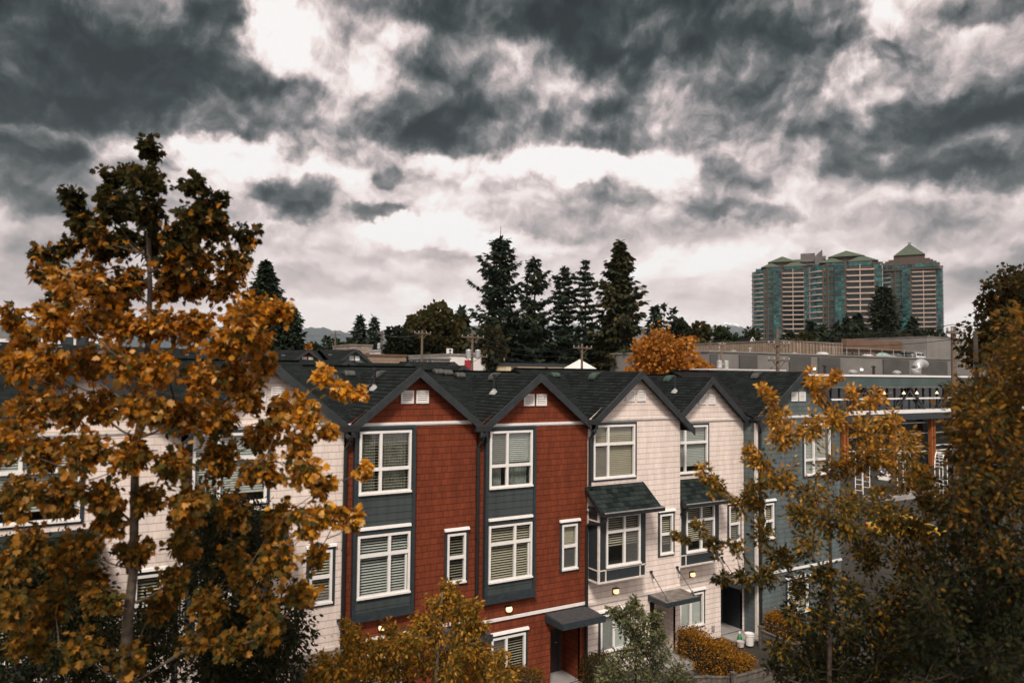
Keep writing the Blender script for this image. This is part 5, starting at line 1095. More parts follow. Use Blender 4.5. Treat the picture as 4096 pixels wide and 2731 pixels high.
def blob_tips(regs, d0, dj, n, sp):
    out = []
    for _ in range(n):
        x0, y0, x1, y1 = regs[rng.integers(len(regs))]; p = dep((x0 + (x1 - x0) * rng.random()) * sc7, (y0 + (y1 - y0) * rng.random()) * sc7, d0 + (rng.random() - .5) * dj); out.append((p.x, p.y, p.z, sp * (.7 + .6 * rng.random())))
    return out
def near(label, px, d, topv, tips, size, per, cols, tmpl=OVAL, rad=.1, lean=(0, 0), **kw):
    b = dep(px * sc7, 1500 * sc7, d); g = gh(b.x, b.y); top = dep((px + lean[0]) * sc7, topv * sc7, d)
    tr = [(b.x, b.y, g - .3)] + [tuple(Vector((b.x, b.y, g)).lerp(top, f) + Vector((.06 * math.sin(9 * f + px), 0, 0))) for f in (.25, .5, .75, 1)]
    return broad_tree(kw.pop('name', 'broadleaf_tree'), label, (b.x, b.y, g), tr, tips, size, per, cols, tmpl, rad=rad, **kw)
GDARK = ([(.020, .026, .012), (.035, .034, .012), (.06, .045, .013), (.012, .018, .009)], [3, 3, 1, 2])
near('dark green bushy tree below the maple, in front of the cream house', 560, 14.5, 1210, blob_tips([(440, 1230, 640, 1568), (470, 1180, 600, 1300), (480, 1400, 700, 1600)], 14.5, 2.2, 150, .42), .10, 150, GDARK, OVAL, rad=.12, barkm='barkd')
near('dark green shrubby tree at the bottom left corner under the maple', 120, 14.0, 1290, blob_tips([(-60, 1320, 240, 1600), (20, 1270, 200, 1400), (180, 1400, 400, 1600)], 14, 2.2, 150, .42), .10, 150, GDARK, OVAL, rad=.12, barkm='barkd')
BC = [(1030, 1356, 16), (1012, 1390, 22), (1050, 1400, 26), (1090, 1395, 16), (985, 1420, 24), (1060, 1440, 30), (1000, 1460, 34), (1095, 1440, 20), (950, 1455, 26), (910, 1450, 20), (870, 1480, 26), (820, 1462, 16), (800, 1440, 14), (840, 1520, 30), (790, 1530, 28), (900, 1520, 34), (960, 1510, 34), (1030, 1510, 36), (1080, 1490, 30), (1110, 1530, 24), (1140, 1505, 14), (770, 1570, 28), (800, 1500, 26), (760, 1520, 22), (730, 1560, 26), (860, 1500, 30), (920, 1480, 28), (1150, 1560, 26), (860, 1580, 34), (940, 1580, 34), (1020, 1580, 36), (1090, 1580, 30), (1040, 1560, 30)]
tips = []
for vx, vy, s in BC:
    for q in range(3): p = dep(vx * sc7 + rng.normal() * 14, vy * sc7 + rng.normal() * 8, 14.2 + (rng.random() - .5) * 1.6); tips.append((p.x, p.y, p.z, s * sc7 / F * 14.2 * 1.15))
AUT = ([(.50, .22, .018), (.36, .16, .016), (.18, .12, .02), (.07, .07, .018), (.66, .36, .09)], [3, 2, 3, 4, 1])
near('autumn coloured young tree in front of the red houses, gold at its tips', 1010, 14.2, 1360, tips, .085, 190, AUT, OVAL, rad=.09, twigs=5)
R1 = [(1762, 905, 16), (1790, 940, 22), (1850, 848, 14), (1868, 885, 20), (1920, 862, 14), (1962, 908, 18), (2012, 898, 16), (1722, 1042, 18), (1758, 1060, 22), (1740, 1112, 24), (1802, 1000, 28), (1862, 975, 28), (1920, 955, 26), (1982, 975, 28), (2050, 955, 26), (1616, 1076, 12), (1650, 1100, 16), (1682, 1140, 18), (1722, 1150, 22), (1592, 1200, 12), (1562, 1232, 10), (1640, 1240, 18), (1682, 1255, 20), (1742, 1215, 26), (1640, 1330, 14), (1700, 1318, 20), (1760, 1325, 24), (1800, 1280, 28), (1850, 1245, 32), (1902, 1200, 32), (1850, 1130, 32), (1800, 1090, 30), (1902, 1080, 34), (1962, 1060, 34), (2022, 1040, 34), (2082, 1020, 32), (1952, 1150, 34), (2012, 1150, 34), (1980, 1250, 34), (1900, 1320, 34), (1960, 1350, 34), (1820, 1410, 28), (1880, 1430, 34), (1950, 1450, 36), (1800, 1480, 26), (1860, 1520, 34), (1940, 1530, 38), (2020, 1500, 38), (1780, 1550, 24), (2040, 1200, 34), (2080, 1280, 34), (2060, 1360, 36), (2000, 1400, 36), (2060, 1440, 38), (1900, 1380, 30), (1990, 1560, 40), (2070, 1550, 40), (1830, 1330, 24), (2090, 1080, 30), (2000, 1290, 30), (1840, 1180, 24), (1960, 1200, 30), (2065, 1185, 30), (2110, 1205, 30), (2140, 1150, 28), (2130, 1255, 32), (2105, 1320, 32), (2130, 1090, 24)]
tips = []
for vx, vy, s in R1:
    for q in range(2 if s > 20 else 1): p = dep(vx * sc7 + rng.normal() * 10, vy * sc7 + rng.normal() * 8, 11.3 + (rng.random() - .5) * 1.8); tips.append((p.x, p.y, p.z, s * sc7 / F * 11.3 * 1.1))
R1C = ([(.34, .155, .016), (.20, .12, .018), (.10, .09, .022), (.52, .25, .025), (.055, .06, .02)], [3, 3, 5, 1, 4]); R1T = ([(.56, .25, .022), (.42, .17, .016), (.68, .38, .09)], None)
z11 = lambda v: dep(3300, v * sc7, 11.3).z
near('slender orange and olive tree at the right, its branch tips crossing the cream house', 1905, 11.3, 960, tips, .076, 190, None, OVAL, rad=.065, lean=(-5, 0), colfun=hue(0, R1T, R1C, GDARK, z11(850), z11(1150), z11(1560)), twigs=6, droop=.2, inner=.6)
def edge(v): return float(np.interp(v, [690, 760, 850, 950, 1050, 1150, 1300, 1568], [2330, 2285, 2235, 2200, 2180, 2160, 2140, 2080]))
tips = []
for _ in range(220):
    v = 720 + 860 * rng.random() ** .85; x = edge(v) + (2420 - edge(v)) * rng.random() ** 1.0; p = dep(x * sc7, v * sc7, 10.2 + (rng.random() - .5) * 3.0); tips.append((p.x, p.y, p.z, .30))
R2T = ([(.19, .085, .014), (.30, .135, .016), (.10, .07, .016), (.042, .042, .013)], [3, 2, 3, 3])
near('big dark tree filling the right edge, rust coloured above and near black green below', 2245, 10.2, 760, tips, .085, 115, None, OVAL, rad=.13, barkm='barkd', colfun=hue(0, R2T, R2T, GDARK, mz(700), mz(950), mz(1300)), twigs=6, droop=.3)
tips = blob_tips([(2270, 660, 2340, 780), (2240, 720, 2400, 800), (2300, 640, 2352, 720), (2340, 690, 2420, 820), (2232, 760, 2300, 830)], 24, 3, 46, .55)
near('clear edged dark maple behind the big right tree, its top against the sky', 2330, 24, 660, tips, .15, 120, ([(.025, .026, .010), (.05, .036, .012), (.11, .055, .013)], [3, 3, 1]), MAPLE, rad=.14, barkm='barkd', name='maple_tree')
near('dark olive shrubby tree at the bottom right below the slender orange tree', 2010, 12.6, 1380, blob_tips([(1840, 1440, 2060, 1600), (1960, 1380, 2150, 1600), (2080, 1420, 2300, 1600)], 12.6, 1.6, 80, .40), .095, 130, ([(.030, .032, .012), (.055, .045, .013), (.10, .06, .014), (.018, .022, .010)], [3, 3, 1, 2]), OVAL, rad=.1, barkm='barkd')
# ------------------------------------------------------------------ gardens in front of the row
def leaf_box(name, label, p0, p1, w, z0, z1, n, cols, size, cat='hedge', rough=.06):
    p0, p1 = Vector(p0), Vector(p1); d = (p1 - p0); ln = d.length; d.normalize(); s = Vector((-d.y, d.x, 0)); t = thing(name, label, cat, (p0.x, p0.y, z0))
    P, Nr = [], []
    for _ in range(n):
        u, v, zz = rng.random(), rng.random() * 2 - 1, rng.random(); f = rng.random()
        if f < .42: zz = 1; nn = Vector((0, 0, 1))
        elif f < .86: v = 1 if rng.random() < .5 else -1; nn = s * v
        else: u = 0 if rng.random() < .5 else 1; nn = d * (u * 2 - 1)
        wob = 1 + .10 * math.sin(u * ln * 3.1) + .07 * math.sin(u * ln * 7 + v * 3)
        q = p0 + d * (u * ln) + s * (v * w / 2 * wob * (1 - .18 * zz * zz)); q.z = z0 + (z1 - z0) * zz * (1 + .05 * math.sin(u * ln * 4)) - rng.random() * .16
        q += Vector(rng.normal(size=3)) * rough; P.append(tuple(q)); Nr.append(tuple(nn))
    st = MB(); k = 0
    while k < ln: a = p0 + d * (k + .1); st.tube([(a.x, a.y, z0 - .15), (a.x + .05, a.y, z0 + (z1 - z0) * .75)], [.03, .01], 5); k += .45
    st.box(0, 0, 0, 0, 0, 0) if False else None
    st.build('stem', M['barkd'], t, local=False)
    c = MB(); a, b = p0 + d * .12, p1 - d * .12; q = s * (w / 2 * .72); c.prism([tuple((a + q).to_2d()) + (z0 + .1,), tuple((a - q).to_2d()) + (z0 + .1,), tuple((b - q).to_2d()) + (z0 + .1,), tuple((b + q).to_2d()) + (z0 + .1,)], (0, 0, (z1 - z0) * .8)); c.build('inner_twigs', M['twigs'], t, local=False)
    leaf_obj('foliage', np.array(P), size * (.6 + .7 * rng.random(n)), pal(n, *cols), t, M['leaf'], OVAL, nrm=np.array(Nr) * 1.5, flat=.2); return t
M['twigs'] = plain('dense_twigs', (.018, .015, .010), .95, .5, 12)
HG = ([(.36, .155, .014), (.22, .10, .013), (.48, .20, .016), (.07, .055, .013)], [3, 3, 2, 2])
hz = .75
a, b = onz(2735, 2520, hz), onz(2985, 2640, hz)
leaf_box('clipped_hedge', 'clipped orange green hedge between the two cream house gardens', (a.x, a.y, 0), (b.x, b.y, 0), .95, -.5, hz + .1, 9000, HG, .075)
a, b = onz(3070, 2470, .55), onz(3200, 2500, .55); leaf_box('clipped_hedge', 'rounded orange green shrub hedge under the ground floor window of the blue grey house', (a.x, a.y, 0), (b.x, b.y, 0), .9, -.6, .75, 4500, HG, .07)
a, b = onz(1990, 2680, .8), onz(2120, 2700, .8); leaf_box('clipped_hedge', 'low orange clipped hedge under the ground floor window of the right red house', (a.x, a.y, 0), (b.x + .4, b.y, 0), 1.0, -.2, .85, 5000, ([(.22, .10, .016), (.14, .08, .016), (.30, .14, .02), (.06, .05, .015)], None), .065)
a, b = onz(2360, 2620, .5), onz(2420, 2680, .5); leaf_box('clipped_hedge', 'dark green low hedge behind the small spruce', (a.x, a.y, 0), (b.x, b.y, 0), 1.0, -.3, .7, 3500, ([(.03, .032, .012), (.06, .05, .015), (.12, .07, .016)], None), .07)
SP = ([(.060, .080, .045), (.10, .12, .065), (.17, .16, .08), (.03, .045, .028)], [3, 3, 2, 2])
SPT = [(1456, 1380, 9), (1450, 1398, 12), (1408, 1403, 8), (1425, 1412, 12), (1470, 1412, 14), (1512, 1409, 8), (1500, 1424, 14), (1440, 1432, 16), (1478, 1440, 16), (1455, 1452, 14), (1462, 1470, 12), (1520, 1452, 9), (1508, 1474, 16), (1486, 1488, 20), (1452, 1490, 20), (1432, 1504, 20), (1412, 1522, 20), (1530, 1500, 18), (1462, 1526, 24), (1500, 1526, 22), (1550, 1536, 18), (1390, 1548, 20), (1430, 1556, 26), (1482, 1562, 28), (1540, 1568, 26), (1380, 1585, 24), (1580, 1570, 18), (1450, 1590, 28), (1510, 1595, 28)]
tips = []
for vx, vy, s_p in SPT:
    for q in range(2): p = dep(vx * sc7 + rng.normal() * 5, vy * sc7 + rng.normal() * 4, 16.6 + (rng.random() - .5) * 1.2); tips.append((p.x, p.y, p.z, s_p * sc7 / F * 16.6 * 1.2))
near('small loose pale green spruce in the garden before the cream house', 1470, 16.6, 1384, tips, .075, 150, ([(.085, .10, .05), (.15, .145, .065), (.24, .20, .085), (.04, .052, .028)], [3, 3, 1, 2]), FROND, rad=.05, lean=(-14, 0), twigs=8, m='needle', name='spruce_tree', barkm='barkd', droop=.0, flat=.4, inner=.55)
def plank_fence(label, a, b, h, boards=5, horiz=True, post=True, capm=True):
    a, b = Vector(a), Vector(b); d = b - a; ln = d.to_2d().length; t = thing('wood_fence', label, 'fence', (a.x, a.y, a.z), 'wooden garden fences', math.atan2(d.y, d.x))
    if horiz:
        for i in range(boards):
            z = .04 + (h - .12) * i / boards; m = MB(); m.box(.0, ln, -.02 + .004 * (i % 2), .02 + .004 * (i % 2), z, z + (h - .12) / boards - .022); m.build('board', M['wood'], t)
    else:
        n = int(ln / .15)
        for i in range(n): m = MB(); x = ln * i / n; m.box(x + .005, x + ln / n - .008, -.012, .012, .05, h - .1 + .01 * (i % 3)); m.build('board', M['wood'], t)
    for x in (0, ln): m = MB(); m.box(x - .055, x + .055, -.055, .055, -.3, h + .06); m.box(x - .075, x + .075, -.075, .075, h + .06, h + .1); m.build('post', M['wood'], t)
    m = MB(); m.box(.06, ln - .06, -.05, .05, h - .075, h - .03); m.build('top_rail', M['wood'], t); return t
def fpt(px, py, h): q = onz(px, py, h - .55); return (q.x, q.y, -.62)
plank_fence('weathered slatted wooden fence at the bottom right of the hedge, beside the right trees', fpt(2935, 2690, 1.1), fpt(3130, 2640, 1.1), 1.1)
plank_fence('slatted wooden fence in front of the rounded shrub by the blue grey house', fpt(3042, 2505, 1.1), fpt(3200, 2570, 1.1), 1.1, 5)
plank_fence('dark upright board fence between the spruce and the slatted fence', fpt(2765, 2690, 1.0), fpt(2930, 2690, 1.0), 1.0, horiz=False)
plank_fence('wooden fence with a post at the bottom edge just right of the spruce', fpt(2690, 2745, .9), fpt(2830, 2705, .9), .9, 4)
hx = H[5]; hX, hY = hx[3], hx[4]; fl = Z(-9.95 + hx[5])
def bucket(label, x, y, z, r, h, m, lidded=False):
    t = thing('plastic_bucket', label, 'bucket', (x, y, z)); q = MB(); q.lathe([(r * .84, 0), (r * .86, .01), (r * .97, h * .80), (r * 1.06, h * .81), (r * 1.06, h * .85), (r * .99, h * .86), (r, h * .93), (r * 1.08, h * .94), (r * 1.08, h), (r * .95, h), (r * .93, h * .9)], n=22); q.build('pail', m, t, smooth=False)
    b_ = MB(); b_.tube([(r * 1.04 * math.cos(a_), -r * 1.04 * abs(math.sin(a_)) * .4, h * .83 - r * .9 * math.sin(a_)) for a_ in [math.pi * i / 10 for i in range(11)]], .006, 5); b_.build('handle', M['metal'], t); return t
bp_ = onz(2998, 2578, fl); print('bucket at', tuple(bp_), 'house4', hX, hY, fl)
bucket('white plastic bucket with a lid rim on the porch of the set back cream house', bp_.x, bp_.y, fl, .17, .44, plain('white_plastic', (.72, .68, .66), .45, .05, 6))
bp2 = onz(2962, 2592, fl - .1); bucket('small off white tub beside the white bucket', bp2.x - .02, bp2.y - .02, fl - .02, .14, .2, plain('offwhite_plastic', (.5, .46, .44), .5, .1, 6))
t = thing('green_bottle', 'green plastic bottle standing behind the white bucket', 'bottle', (bp_.x - .22, bp_.y + .28, fl)); q = MB(); q.lathe([(.09, 0), (.1, .02), (.1, .2), (.07, .3), (.03, .34), (.03, .4)], n=14); q.build('flask', plain('green_plastic', (.02, .16, .05), .35, .1, 5), t, smooth=True); q = MB(); q.lathe([(.035, .39), (.035, .45), (.02, .46)], n=10); q.build('cap', M['white'], t)
# house number beside the recessed door
for i, ch in enumerate('5907'):
    cu = bpy.data.curves.new('digit', 'FONT'); cu.body = ch; cu.size = .17; cu.extrude = .006; cu.align_x = 'CENTER'
    tmp = bpy.data.objects.new('tmp', cu); C.objects.link(tmp); bpy.context.view_layer.update(); me = bpy.data.meshes.new_from_object(tmp.evaluated_get(bpy.context.evaluated_depsgraph_get())); bpy.data.objects.remove(tmp)
    me.name = 'house_number'; me.materials.clear(); me.materials.append(M['brass']) if 'brass' in M else me.materials.append(M.setdefault('brass', plain('brass_digits', (.45, .28, .09), .35, .1, 9, metal=.7)))
    o = bpy.data.objects.new('house_number', me); C.objects.link(o); o.parent = hx[0]; o.location = (2.9, .93, Z(-8.45 + hx[5]) - .19 * i); o.rotation_euler = (R(90), 0, 0)
# garden arbours in the paved yard
def arbour(label, px, py, d, w=1.5, h=2.3):
    p = dep(px, py, d); g = gh(p.x, p.y) + .06; t = thing('garden_arbour', label, 'arbour', (p.x, p.y, g), 'metal garden arbours', .35)
    for y in (-.3, .3):
        m = MB(); m.tube([(-w / 2, y, 0), (-w / 2, y, h - w / 2)] + [(-w / 2 * math.cos(a_), y, h - w / 2 + w / 2 * math.sin(a_)) for a_ in [math.pi * i / 14 for i in range(1, 14)]] + [(w / 2, y, h - w / 2), (w / 2, y, 0)], .04, 6); m.build('arch', M['white'], t)
    for i in range(13): a_ = math.pi * i / 12; m = MB(); x, z = -w / 2 * math.cos(a_), h - w / 2 + w / 2 * math.sin(a_); m.bar((x, -.3, z), (x, .3, z), .04, .04); m.build('rung', M['white'], t)
    for z in (.5, 1.0, 1.4):
        for s in (-1, 1): m = MB(); m.bar((s * w / 2, -.3, z), (s * w / 2, .3, z), .04, .04); m.build('rung', M['white'], t)
for px, py, lab in ((3450, 1815, 'white metal garden arbour before the glazed store, left one'), (3617, 1835, 'white metal garden arbour before the glazed store, middle one and clearest'), (3765, 1850, 'white metal garden arbour before the glazed store, right one in the leaves')): arbour(lab, px, py + 70, 64, 2.3, 3.9)
p = onz(3540, 1925, .0); t = thing('display_stand', 'white display stand with a blue panel in the paved yard before the arbours', 'display stand', (p.x, p.y, gh(p.x, p.y) + .06), rotz=.4)
q = MB(); q.prism([(-.9, -.4, .0), (.9, -.4, .0), (.9, .5, .0), (-.9, .5, .0)], (0, 0, .5)); q.prism([(-.9, -.4, .504), (.9, -.4, .504), (.9, .5, 1.1), (-.9, .5, 1.1)], (0, 0, .08)); q.build('base', M['white'], t); q = MB(); q.add([(-.5, -.1, .78), (.8, -.1, .78), (.8, .42, 1.14), (-.5, .42, 1.14)], [(0, 1, 2, 3)]); q.build('panel', plain('blue_panel', (.03, .10, .35), .4, .1, 2), t)
for k, (px, py) in enumerate(((3600, 1990), (3690, 1975), (3520, 1995))):
    p = onz(px, py, .0); t = thing('garden_planter', 'low planter of rusty shrubs in the paved yard, %s' % ('below the middle arbour', 'right of the middle arbour', 'left of the middle arbour')[k], 'planter', (p.x, p.y, gh(p.x, p.y) + .05)); q = MB(); q.box(-1.6, 1.6, -.5, .5, 0, .55); q.build('box', M['concrete'], t, bevel=.03)
    n = 900; P = rng.normal(size=(n, 3)) * np.array([.75, .25, .2]) + np.array([p.x, p.y, gh(p.x, p.y) + .95]); leaf_obj('shrub', P, .16 * (.6 + .7 * rng.random(n)), pal(n, *RU), t, M['leaf'], OVAL)
# ------------------------------------------------------------------ camera, sky, sun
cam = bpy.data.cameras.new('camera'); co = bpy.data.objects.new('camera', cam); C.objects.link(co)
cam.sensor_width = 36.0; cam.lens = F / 4096 * 36.0; cam.clip_start = 0.1; cam.clip_end = 40000
Rt = Vector((math.cos(YAW), -math.sin(YAW), 0)); Fw = Vector((math.sin(YAW) * math.cos(PITCH), math.cos(YAW) * math.cos(PITCH), math.sin(PITCH))); Up = Rt.cross(Fw)
c_, s_ = math.cos(ROLL), math.sin(ROLL)
X_ = Rt * c_ + Up * s_; Y_ = Up * c_ - Rt * s_; Z_ = -Fw
co.matrix_world = Matrix(((X_.x, Y_.x, Z_.x, 0), (X_.y, Y_.y, Z_.y, 0), (X_.z, Y_.z, Z_.z, CAMZ), (0, 0, 0, 1)))
bpy.context.scene.camera = co
cam.dof.use_dof = True; cam.dof.focus_distance = 34.0; cam.dof.aperture_fstop = 0.85
SUN_AZ, SUN_EL = R(215), R(48)          # compass direction the light comes from (clockwise from +Y), height
sd = Vector((math.sin(SUN_AZ) * math.cos(SUN_EL), math.cos(SUN_AZ) * math.cos(SUN_EL), math.sin(SUN_EL)))
sl = bpy.data.lights.new('sun', 'SUN'); so_ = bpy.data.objects.new('sun', sl); C.objects.link(so_)
sl.energy = 3.2; sl.angle = R(12); sl.color = (1.0, 0.91, 0.80); so_.rotation_euler = sd.to_track_quat('Z', 'Y').to_euler(); so_.location = (0, -20, 60)
wd = bpy.data.worlds.new('World'); bpy.context.scene.world = wd; wd.use_nodes = True
T = wd.node_tree; T.nodes.clear(); L = T.links
def sm(op, a, b=None, c=None, clamp=False):
    n = N(T, 'Math', operation=op, use_clamp=clamp)
    for i, v in enumerate((a, b, c)):
        if v is None: continue
        if hasattr(v, 'is_linked'): L.new(v, n.inputs[i])
        else: n.inputs[i].default_value = v
    return n.outputs[0]
def vm(op, a, b=None, c=None):
    n = N(T, 'VectorMath', operation=op)
    for i, v in enumerate((a, b, c)):
        if v is None: continue
        if hasattr(v, 'is_linked'): L.new(v, n.inputs[i])
        else: n.inputs[i].default_value = v
    return n.outputs[1] if op in ('LENGTH', 'DOT_PRODUCT') else n.outputs[0]
def fbm(vec, scale, detail=8, rough=0.6, dist=0.0, col=False):
    n = N(T, 'TexNoise'); n.inputs['Scale'].default_value = scale; n.inputs['Detail'].default_value = detail
    n.inputs['Roughness'].default_value = rough; n.inputs['Distortion'].default_value = dist
    L.new(vec, n.inputs['Vector']); return n.outputs[1 if col else 0]
tcw = N(T, 'TexCoord'); spw = N(T, 'SeparateXYZ'); L.new(tcw.outputs['Generated'], spw.inputs[0])
az = sm('MULTIPLY', sm('ARCTAN2', spw.outputs[0], spw.outputs[1]), 57.29578)
el = sm('MULTIPLY', sm('ARCSINE', sm('MAXIMUM', sm('MINIMUM', spw.outputs[2], 1.0), -1.0)), 57.29578)
elp = sm('MULTIPLY', sm('LOGARITHM', sm('ADD', sm('MAXIMUM', el, -3.0), 20.0), math.e), 36.0)
def comb(a, b, c=0.0):
    n = N(T, 'CombineXYZ')
    for i, v in enumerate((a, b, c)):
        if hasattr(v, 'is_linked'): L.new(v, n.inputs[i])
        else: n.inputs[i].default_value = v
    return n.outputs[0]
P0 = comb(az, el); Q0 = comb(az, elp)
def puff(vec, scale, detail=2.0, rough=0.5):
    n = N(T, 'TexVoronoi', feature='SMOOTH_F1', voronoi_dimensions='2D'); n.inputs['Scale'].default_value = scale
    n.inputs['Detail'].default_value = detail; n.inputs['Roughness'].default_value = rough; n.inputs['Smoothness'].default_value = 0.6; n.inputs['Randomness'].default_value = 1.0
    L.new(vec, n.inputs['Vector']); return n.outputs['Distance']
w1 = vm('SUBTRACT', fbm(Q0, 0.07, 3, 0.45, col=True), (0.5, 0.5, 0.5)); w2 = vm('SUBTRACT', fbm(Q0, 0.34, 7, 0.58, col=True), (0.5, 0.5, 0.5))
P1 = vm('MULTIPLY_ADD', w1, (6.0, 3.0, 0), P0); P1 = vm('MULTIPLY_ADD', w2, (4.8, 3.4, 0), P1)
# big cloud masses and gaps: direction, size (photo view units) and how much darker (-) or lighter (+) they are
BL = [
 (60, 180, 300, 190, -.40), (250, 60, 280, 110, -.24), (400, 190, 240, 90, -.20), (640, 250, 190, 60, -.26), (560, 160, 140, 80, -.15), (480, 10, 70, 50, -.25),
 (300, 280, 260, 40, -.16), (100, 260, 160, 60, -.15),
 (625, 70, 75, 95, .42), (720, 110, 70, 60, .16), (700, 190, 60, 70, .04), (850, 150, 45, 90, .04),
 (1150, 10, 330, 70, -.42), (1500, 60, 320, 90, -.36), (1750, 130, 190, 80, -.26), (1420, 170, 100, 95, -.24), (960, 230, 150, 110, -.26), (1080, 290, 190, 70, -.22),
 (1330, 290, 180, 60, -.22), (1230, 130, 240, 90, -.17), (1180, 110, 60, 40, .10), (1690, 60, 200, 70, -.12), (1000, 150, 120, 60, -.08), (1560, 205, 90, 40, .06), (1600, 230, 220, 60, -.12), (1000, 330, 140, 30, -.12), (1440, 320, 100, 30, -.12), (850, 310, 200, 40, -.10),
 (400, 345, 220, 30, .24), (620, 380, 240, 38, .26), (1330, 380, 170, 38, .46), (1520, 395, 95, 55, .40), (1050, 385, 160, 32, .18), (800, 430, 120, 40, .12), (60, 300, 70, 18, .22),
 (690, 455, 95, 48, -.40), (690, 505, 75, 25, -.28), (590, 440, 60, 30, -.16), (880, 482, 75, 20, -.36), (912, 408, 50, 22, -.22), (680, 366, 45, 16, -.20), (388, 370, 34, 18, -.22), (530, 376, 30, 12, -.20), (1085, 400, 60, 12, -.14),
 (90, 330, 110, 26, -.22), (80, 420, 120, 70, -.22), (50, 460, 120, 40, -.20), (110, 560, 180, 80, -.12), (30, 640, 130, 80, -.14),
 (1000, 525, 170, 32, .26), (900, 530, 70, 26, .08), (1180, 560, 130, 24, .20), (930, 665, 60, 30, .12), (1060, 695, 50, 28, .12), (1560, 598, 170, 34, .16), (720, 640, 140, 30, -.08), (980, 580, 150, 20, -.08),
 (1420, 430, 95, 50, -.24), (1330, 470, 70, 40, -.16), (1440, 490, 60, 20, -.14), (1640, 430, 120, 60, -.28), (1740, 400, 90, 55, -.16), (1700, 450, 100, 20, .10), (1770, 490, 75, 20, -.22), (1620, 480, 160, 18, -.12),
 (1880, 350, 120, 55, -.18), (2000, 330, 90, 50, -.06), (1950, 400, 60, 40, -.20), (1990, 300, 70, 26, .10), (1780, 300, 180, 50, -.10),
 (2270, 330, 240, 75, -.38), (2120, 270, 180, 50, -.22), (2330, 230, 120, 60, -.26), (2150, 390, 130, 30, -.18), (2330, 400, 130, 30, -.2),
 (2080, 60, 190, 90, .02), (2280, 90, 150, 80, -.06), (1955, 92, 60, 34, -.30), (2050, 118, 55, 22, -.30), (1930, 20, 55, 30, -.34), (2270, 20, 60, 30, -.34), (2000, 200, 150, 30, .04), (1960, 160, 60, 30, .12),
 (2200, 520, 200, 26, -.14), (2280, 470, 160, 24, -.10), (2000, 500, 160, 40, -.09), (2050, 590, 260, 30, -.06), (2320, 580, 120, 50, -.12), (2300, 640, 160, 50, -.14), (2240, 545, 130, 26, .06), (1900, 545, 160, 26, .08),
 (1850, 640, 300, 40, .04), (300, 690, 160, 60, -.08), (1250, 760, 500, 40, .02),
]
kd = 1.7415 / F * 57.29578
def azel(vx, vy):
    r = ray(vx * 1.7415, vy * 1.7415); r.normalize()
    return math.degrees(math.atan2(r.x, r.y)), math.degrees(math.asin(r.z))
tone = None
for vx, vy, rx, ry, amp in BL:
    a, e = azel(vx, vy); sx, sy = 1 / (rx * kd), 1 / (ry * kd)
    dn = vm('LENGTH', vm('MULTIPLY_ADD', P1, (sx, sy, 0), (-a * sx, -e * sy, 0)))
    mr = N(T, 'MapRange', interpolation_type='SMOOTHSTEP'); L.new(dn, mr.inputs[0])
    for i, v in enumerate((1.30, 0.50, 0.0, amp)): mr.inputs[i + 1].default_value = v
    tone = mr.outputs[0] if tone is None else sm('ADD', tone, mr.outputs[0])
Q1 = vm('MULTIPLY_ADD', w1, (5.0, 3.5, 0), Q0); Q1 = vm('MULTIPLY_ADD', w2, (2.5, 1.8, 0), Q1)
Qup = vm('ADD', Q1, (-0.35, 1.1, 0))
g1, g1u = puff(Q1, 0.13, 3.0, 0.5), puff(Qup, 0.13, 3.0, 0.5)
f1 = fbm(Q1, 0.10, 9, 0.56); f1b = fbm(vm('ADD', Q1, (-0.5, 1.6, 0)), 0.10, 9, 0.56)
Qs = vm('MULTIPLY', Q0, (0.22, 1.0, 1.0)); f3 = fbm(Qs, 0.22, 5, 0.5, 0.3)
tone = sm('ADD', tone, 0.79)
lift = N(T, 'MapRange', interpolation_type='SMOOTHSTEP'); L.new(el, lift.inputs[0])
for i, v in enumerate((3.0, 13.0, 0.075, 0.0)): lift.inputs[i + 1].default_value = v
tone = sm('ADD', tone, lift.outputs[0])
hi = N(T, 'MapRange'); L.new(el, hi.inputs[0])
for i, v in enumerate((6.0, 17.0, 0.16, 0.95)): hi.inputs[i + 1].default_value = v
tex = sm('MULTIPLY', sm('SUBTRACT', f1, 0.5), 0.50)
tex = sm('MULTIPLY_ADD', sm('SUBTRACT', f1, f1b), 1.0, tex)
f4 = fbm(Q1, 0.45, 8, 0.58); f4b = fbm(vm('ADD', Q1, (-0.15, 0.5, 0)), 0.45, 8, 0.58)
tex = sm('MULTIPLY_ADD', sm('SUBTRACT', f4, f4b), 0.75, tex)
tex = sm('MULTIPLY_ADD', sm('SUBTRACT', g1u, g1), 0.50, tex)
tex = sm('MULTIPLY_ADD', sm('SUBTRACT', 0.5, g1), 0.20, tex)
tone = sm('MULTIPLY_ADD', tex, hi.outputs[0], tone)
low = N(T, 'MapRange'); L.new(el, low.inputs[0])
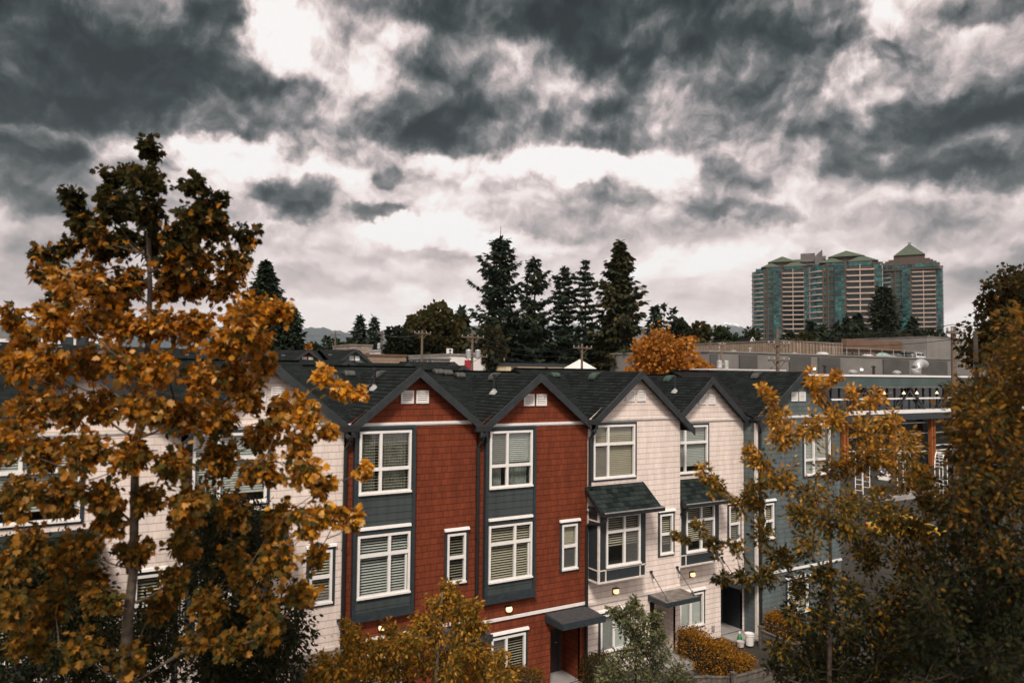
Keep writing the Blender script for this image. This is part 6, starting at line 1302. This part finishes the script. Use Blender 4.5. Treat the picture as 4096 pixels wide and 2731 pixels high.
for i, v in enumerate((15.0, 4.0, 0.05, 0.46)): low.inputs[i + 1].default_value = v
tone = sm('ADD', tone, sm('MULTIPLY', sm('SUBTRACT', f3, 0.5), low.outputs[0]))
skyc = ramp(T, tone, [(0.0, (.008, .014, .0135)), (0.14, (.020, .031, .030)), (0.27, (.048, .061, .059)), (0.39, (.112, .122, .121)), (0.50, (.205, .203, .205)), (0.62, (.40, .358, .355)),
                      (0.74, (.67, .57, .555)), (0.86, (.93, .82, .79)), (0.97, (1.0, .97, .95))])
# cloud deck behind and above the camera, with the sun's glow coming through it
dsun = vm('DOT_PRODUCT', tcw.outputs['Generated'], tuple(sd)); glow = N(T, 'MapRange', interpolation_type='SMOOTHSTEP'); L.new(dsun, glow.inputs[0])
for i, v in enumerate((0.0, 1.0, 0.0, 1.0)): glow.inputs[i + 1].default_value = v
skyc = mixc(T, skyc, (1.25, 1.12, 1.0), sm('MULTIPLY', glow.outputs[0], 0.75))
nish = N(T, 'TexSky'); nish.sky_type = 'NISHITA'; nish.sun_disc = False; nish.sun_elevation = SUN_EL; nish.sun_rotation = SUN_AZ; nish.air_density = 1.0; nish.dust_density = 1.0
cl10 = N(T, 'VectorMath', operation='SCALE'); L.new(skyc, cl10.inputs[0]); cl10.inputs[3].default_value = 10.0
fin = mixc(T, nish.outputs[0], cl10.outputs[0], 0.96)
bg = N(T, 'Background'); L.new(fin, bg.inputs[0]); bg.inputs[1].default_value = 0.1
ow = N(T, 'OutputWorld'); L.new(bg.outputs[0], ow.inputs[0])
wd.cycles.sampling_method = 'MANUAL'; wd.cycles.sample_map_resolution = 512
vs = bpy.context.scene.view_settings; vs.view_transform = 'Standard'; vs.look = 'None'; vs.exposure = 0.0; vs.gamma = 1.0
bpy.context.scene.render.image_settings.color_mode = 'RGB'
cy = bpy.context.scene.cycles
cy.max_bounces = 6; cy.transparent_max_bounces = 12; cy.diffuse_bounces = 3; cy.glossy_bounces = 3; cy.transmission_bounces = 4; cy.caustics_reflective = False; cy.caustics_refractive = False
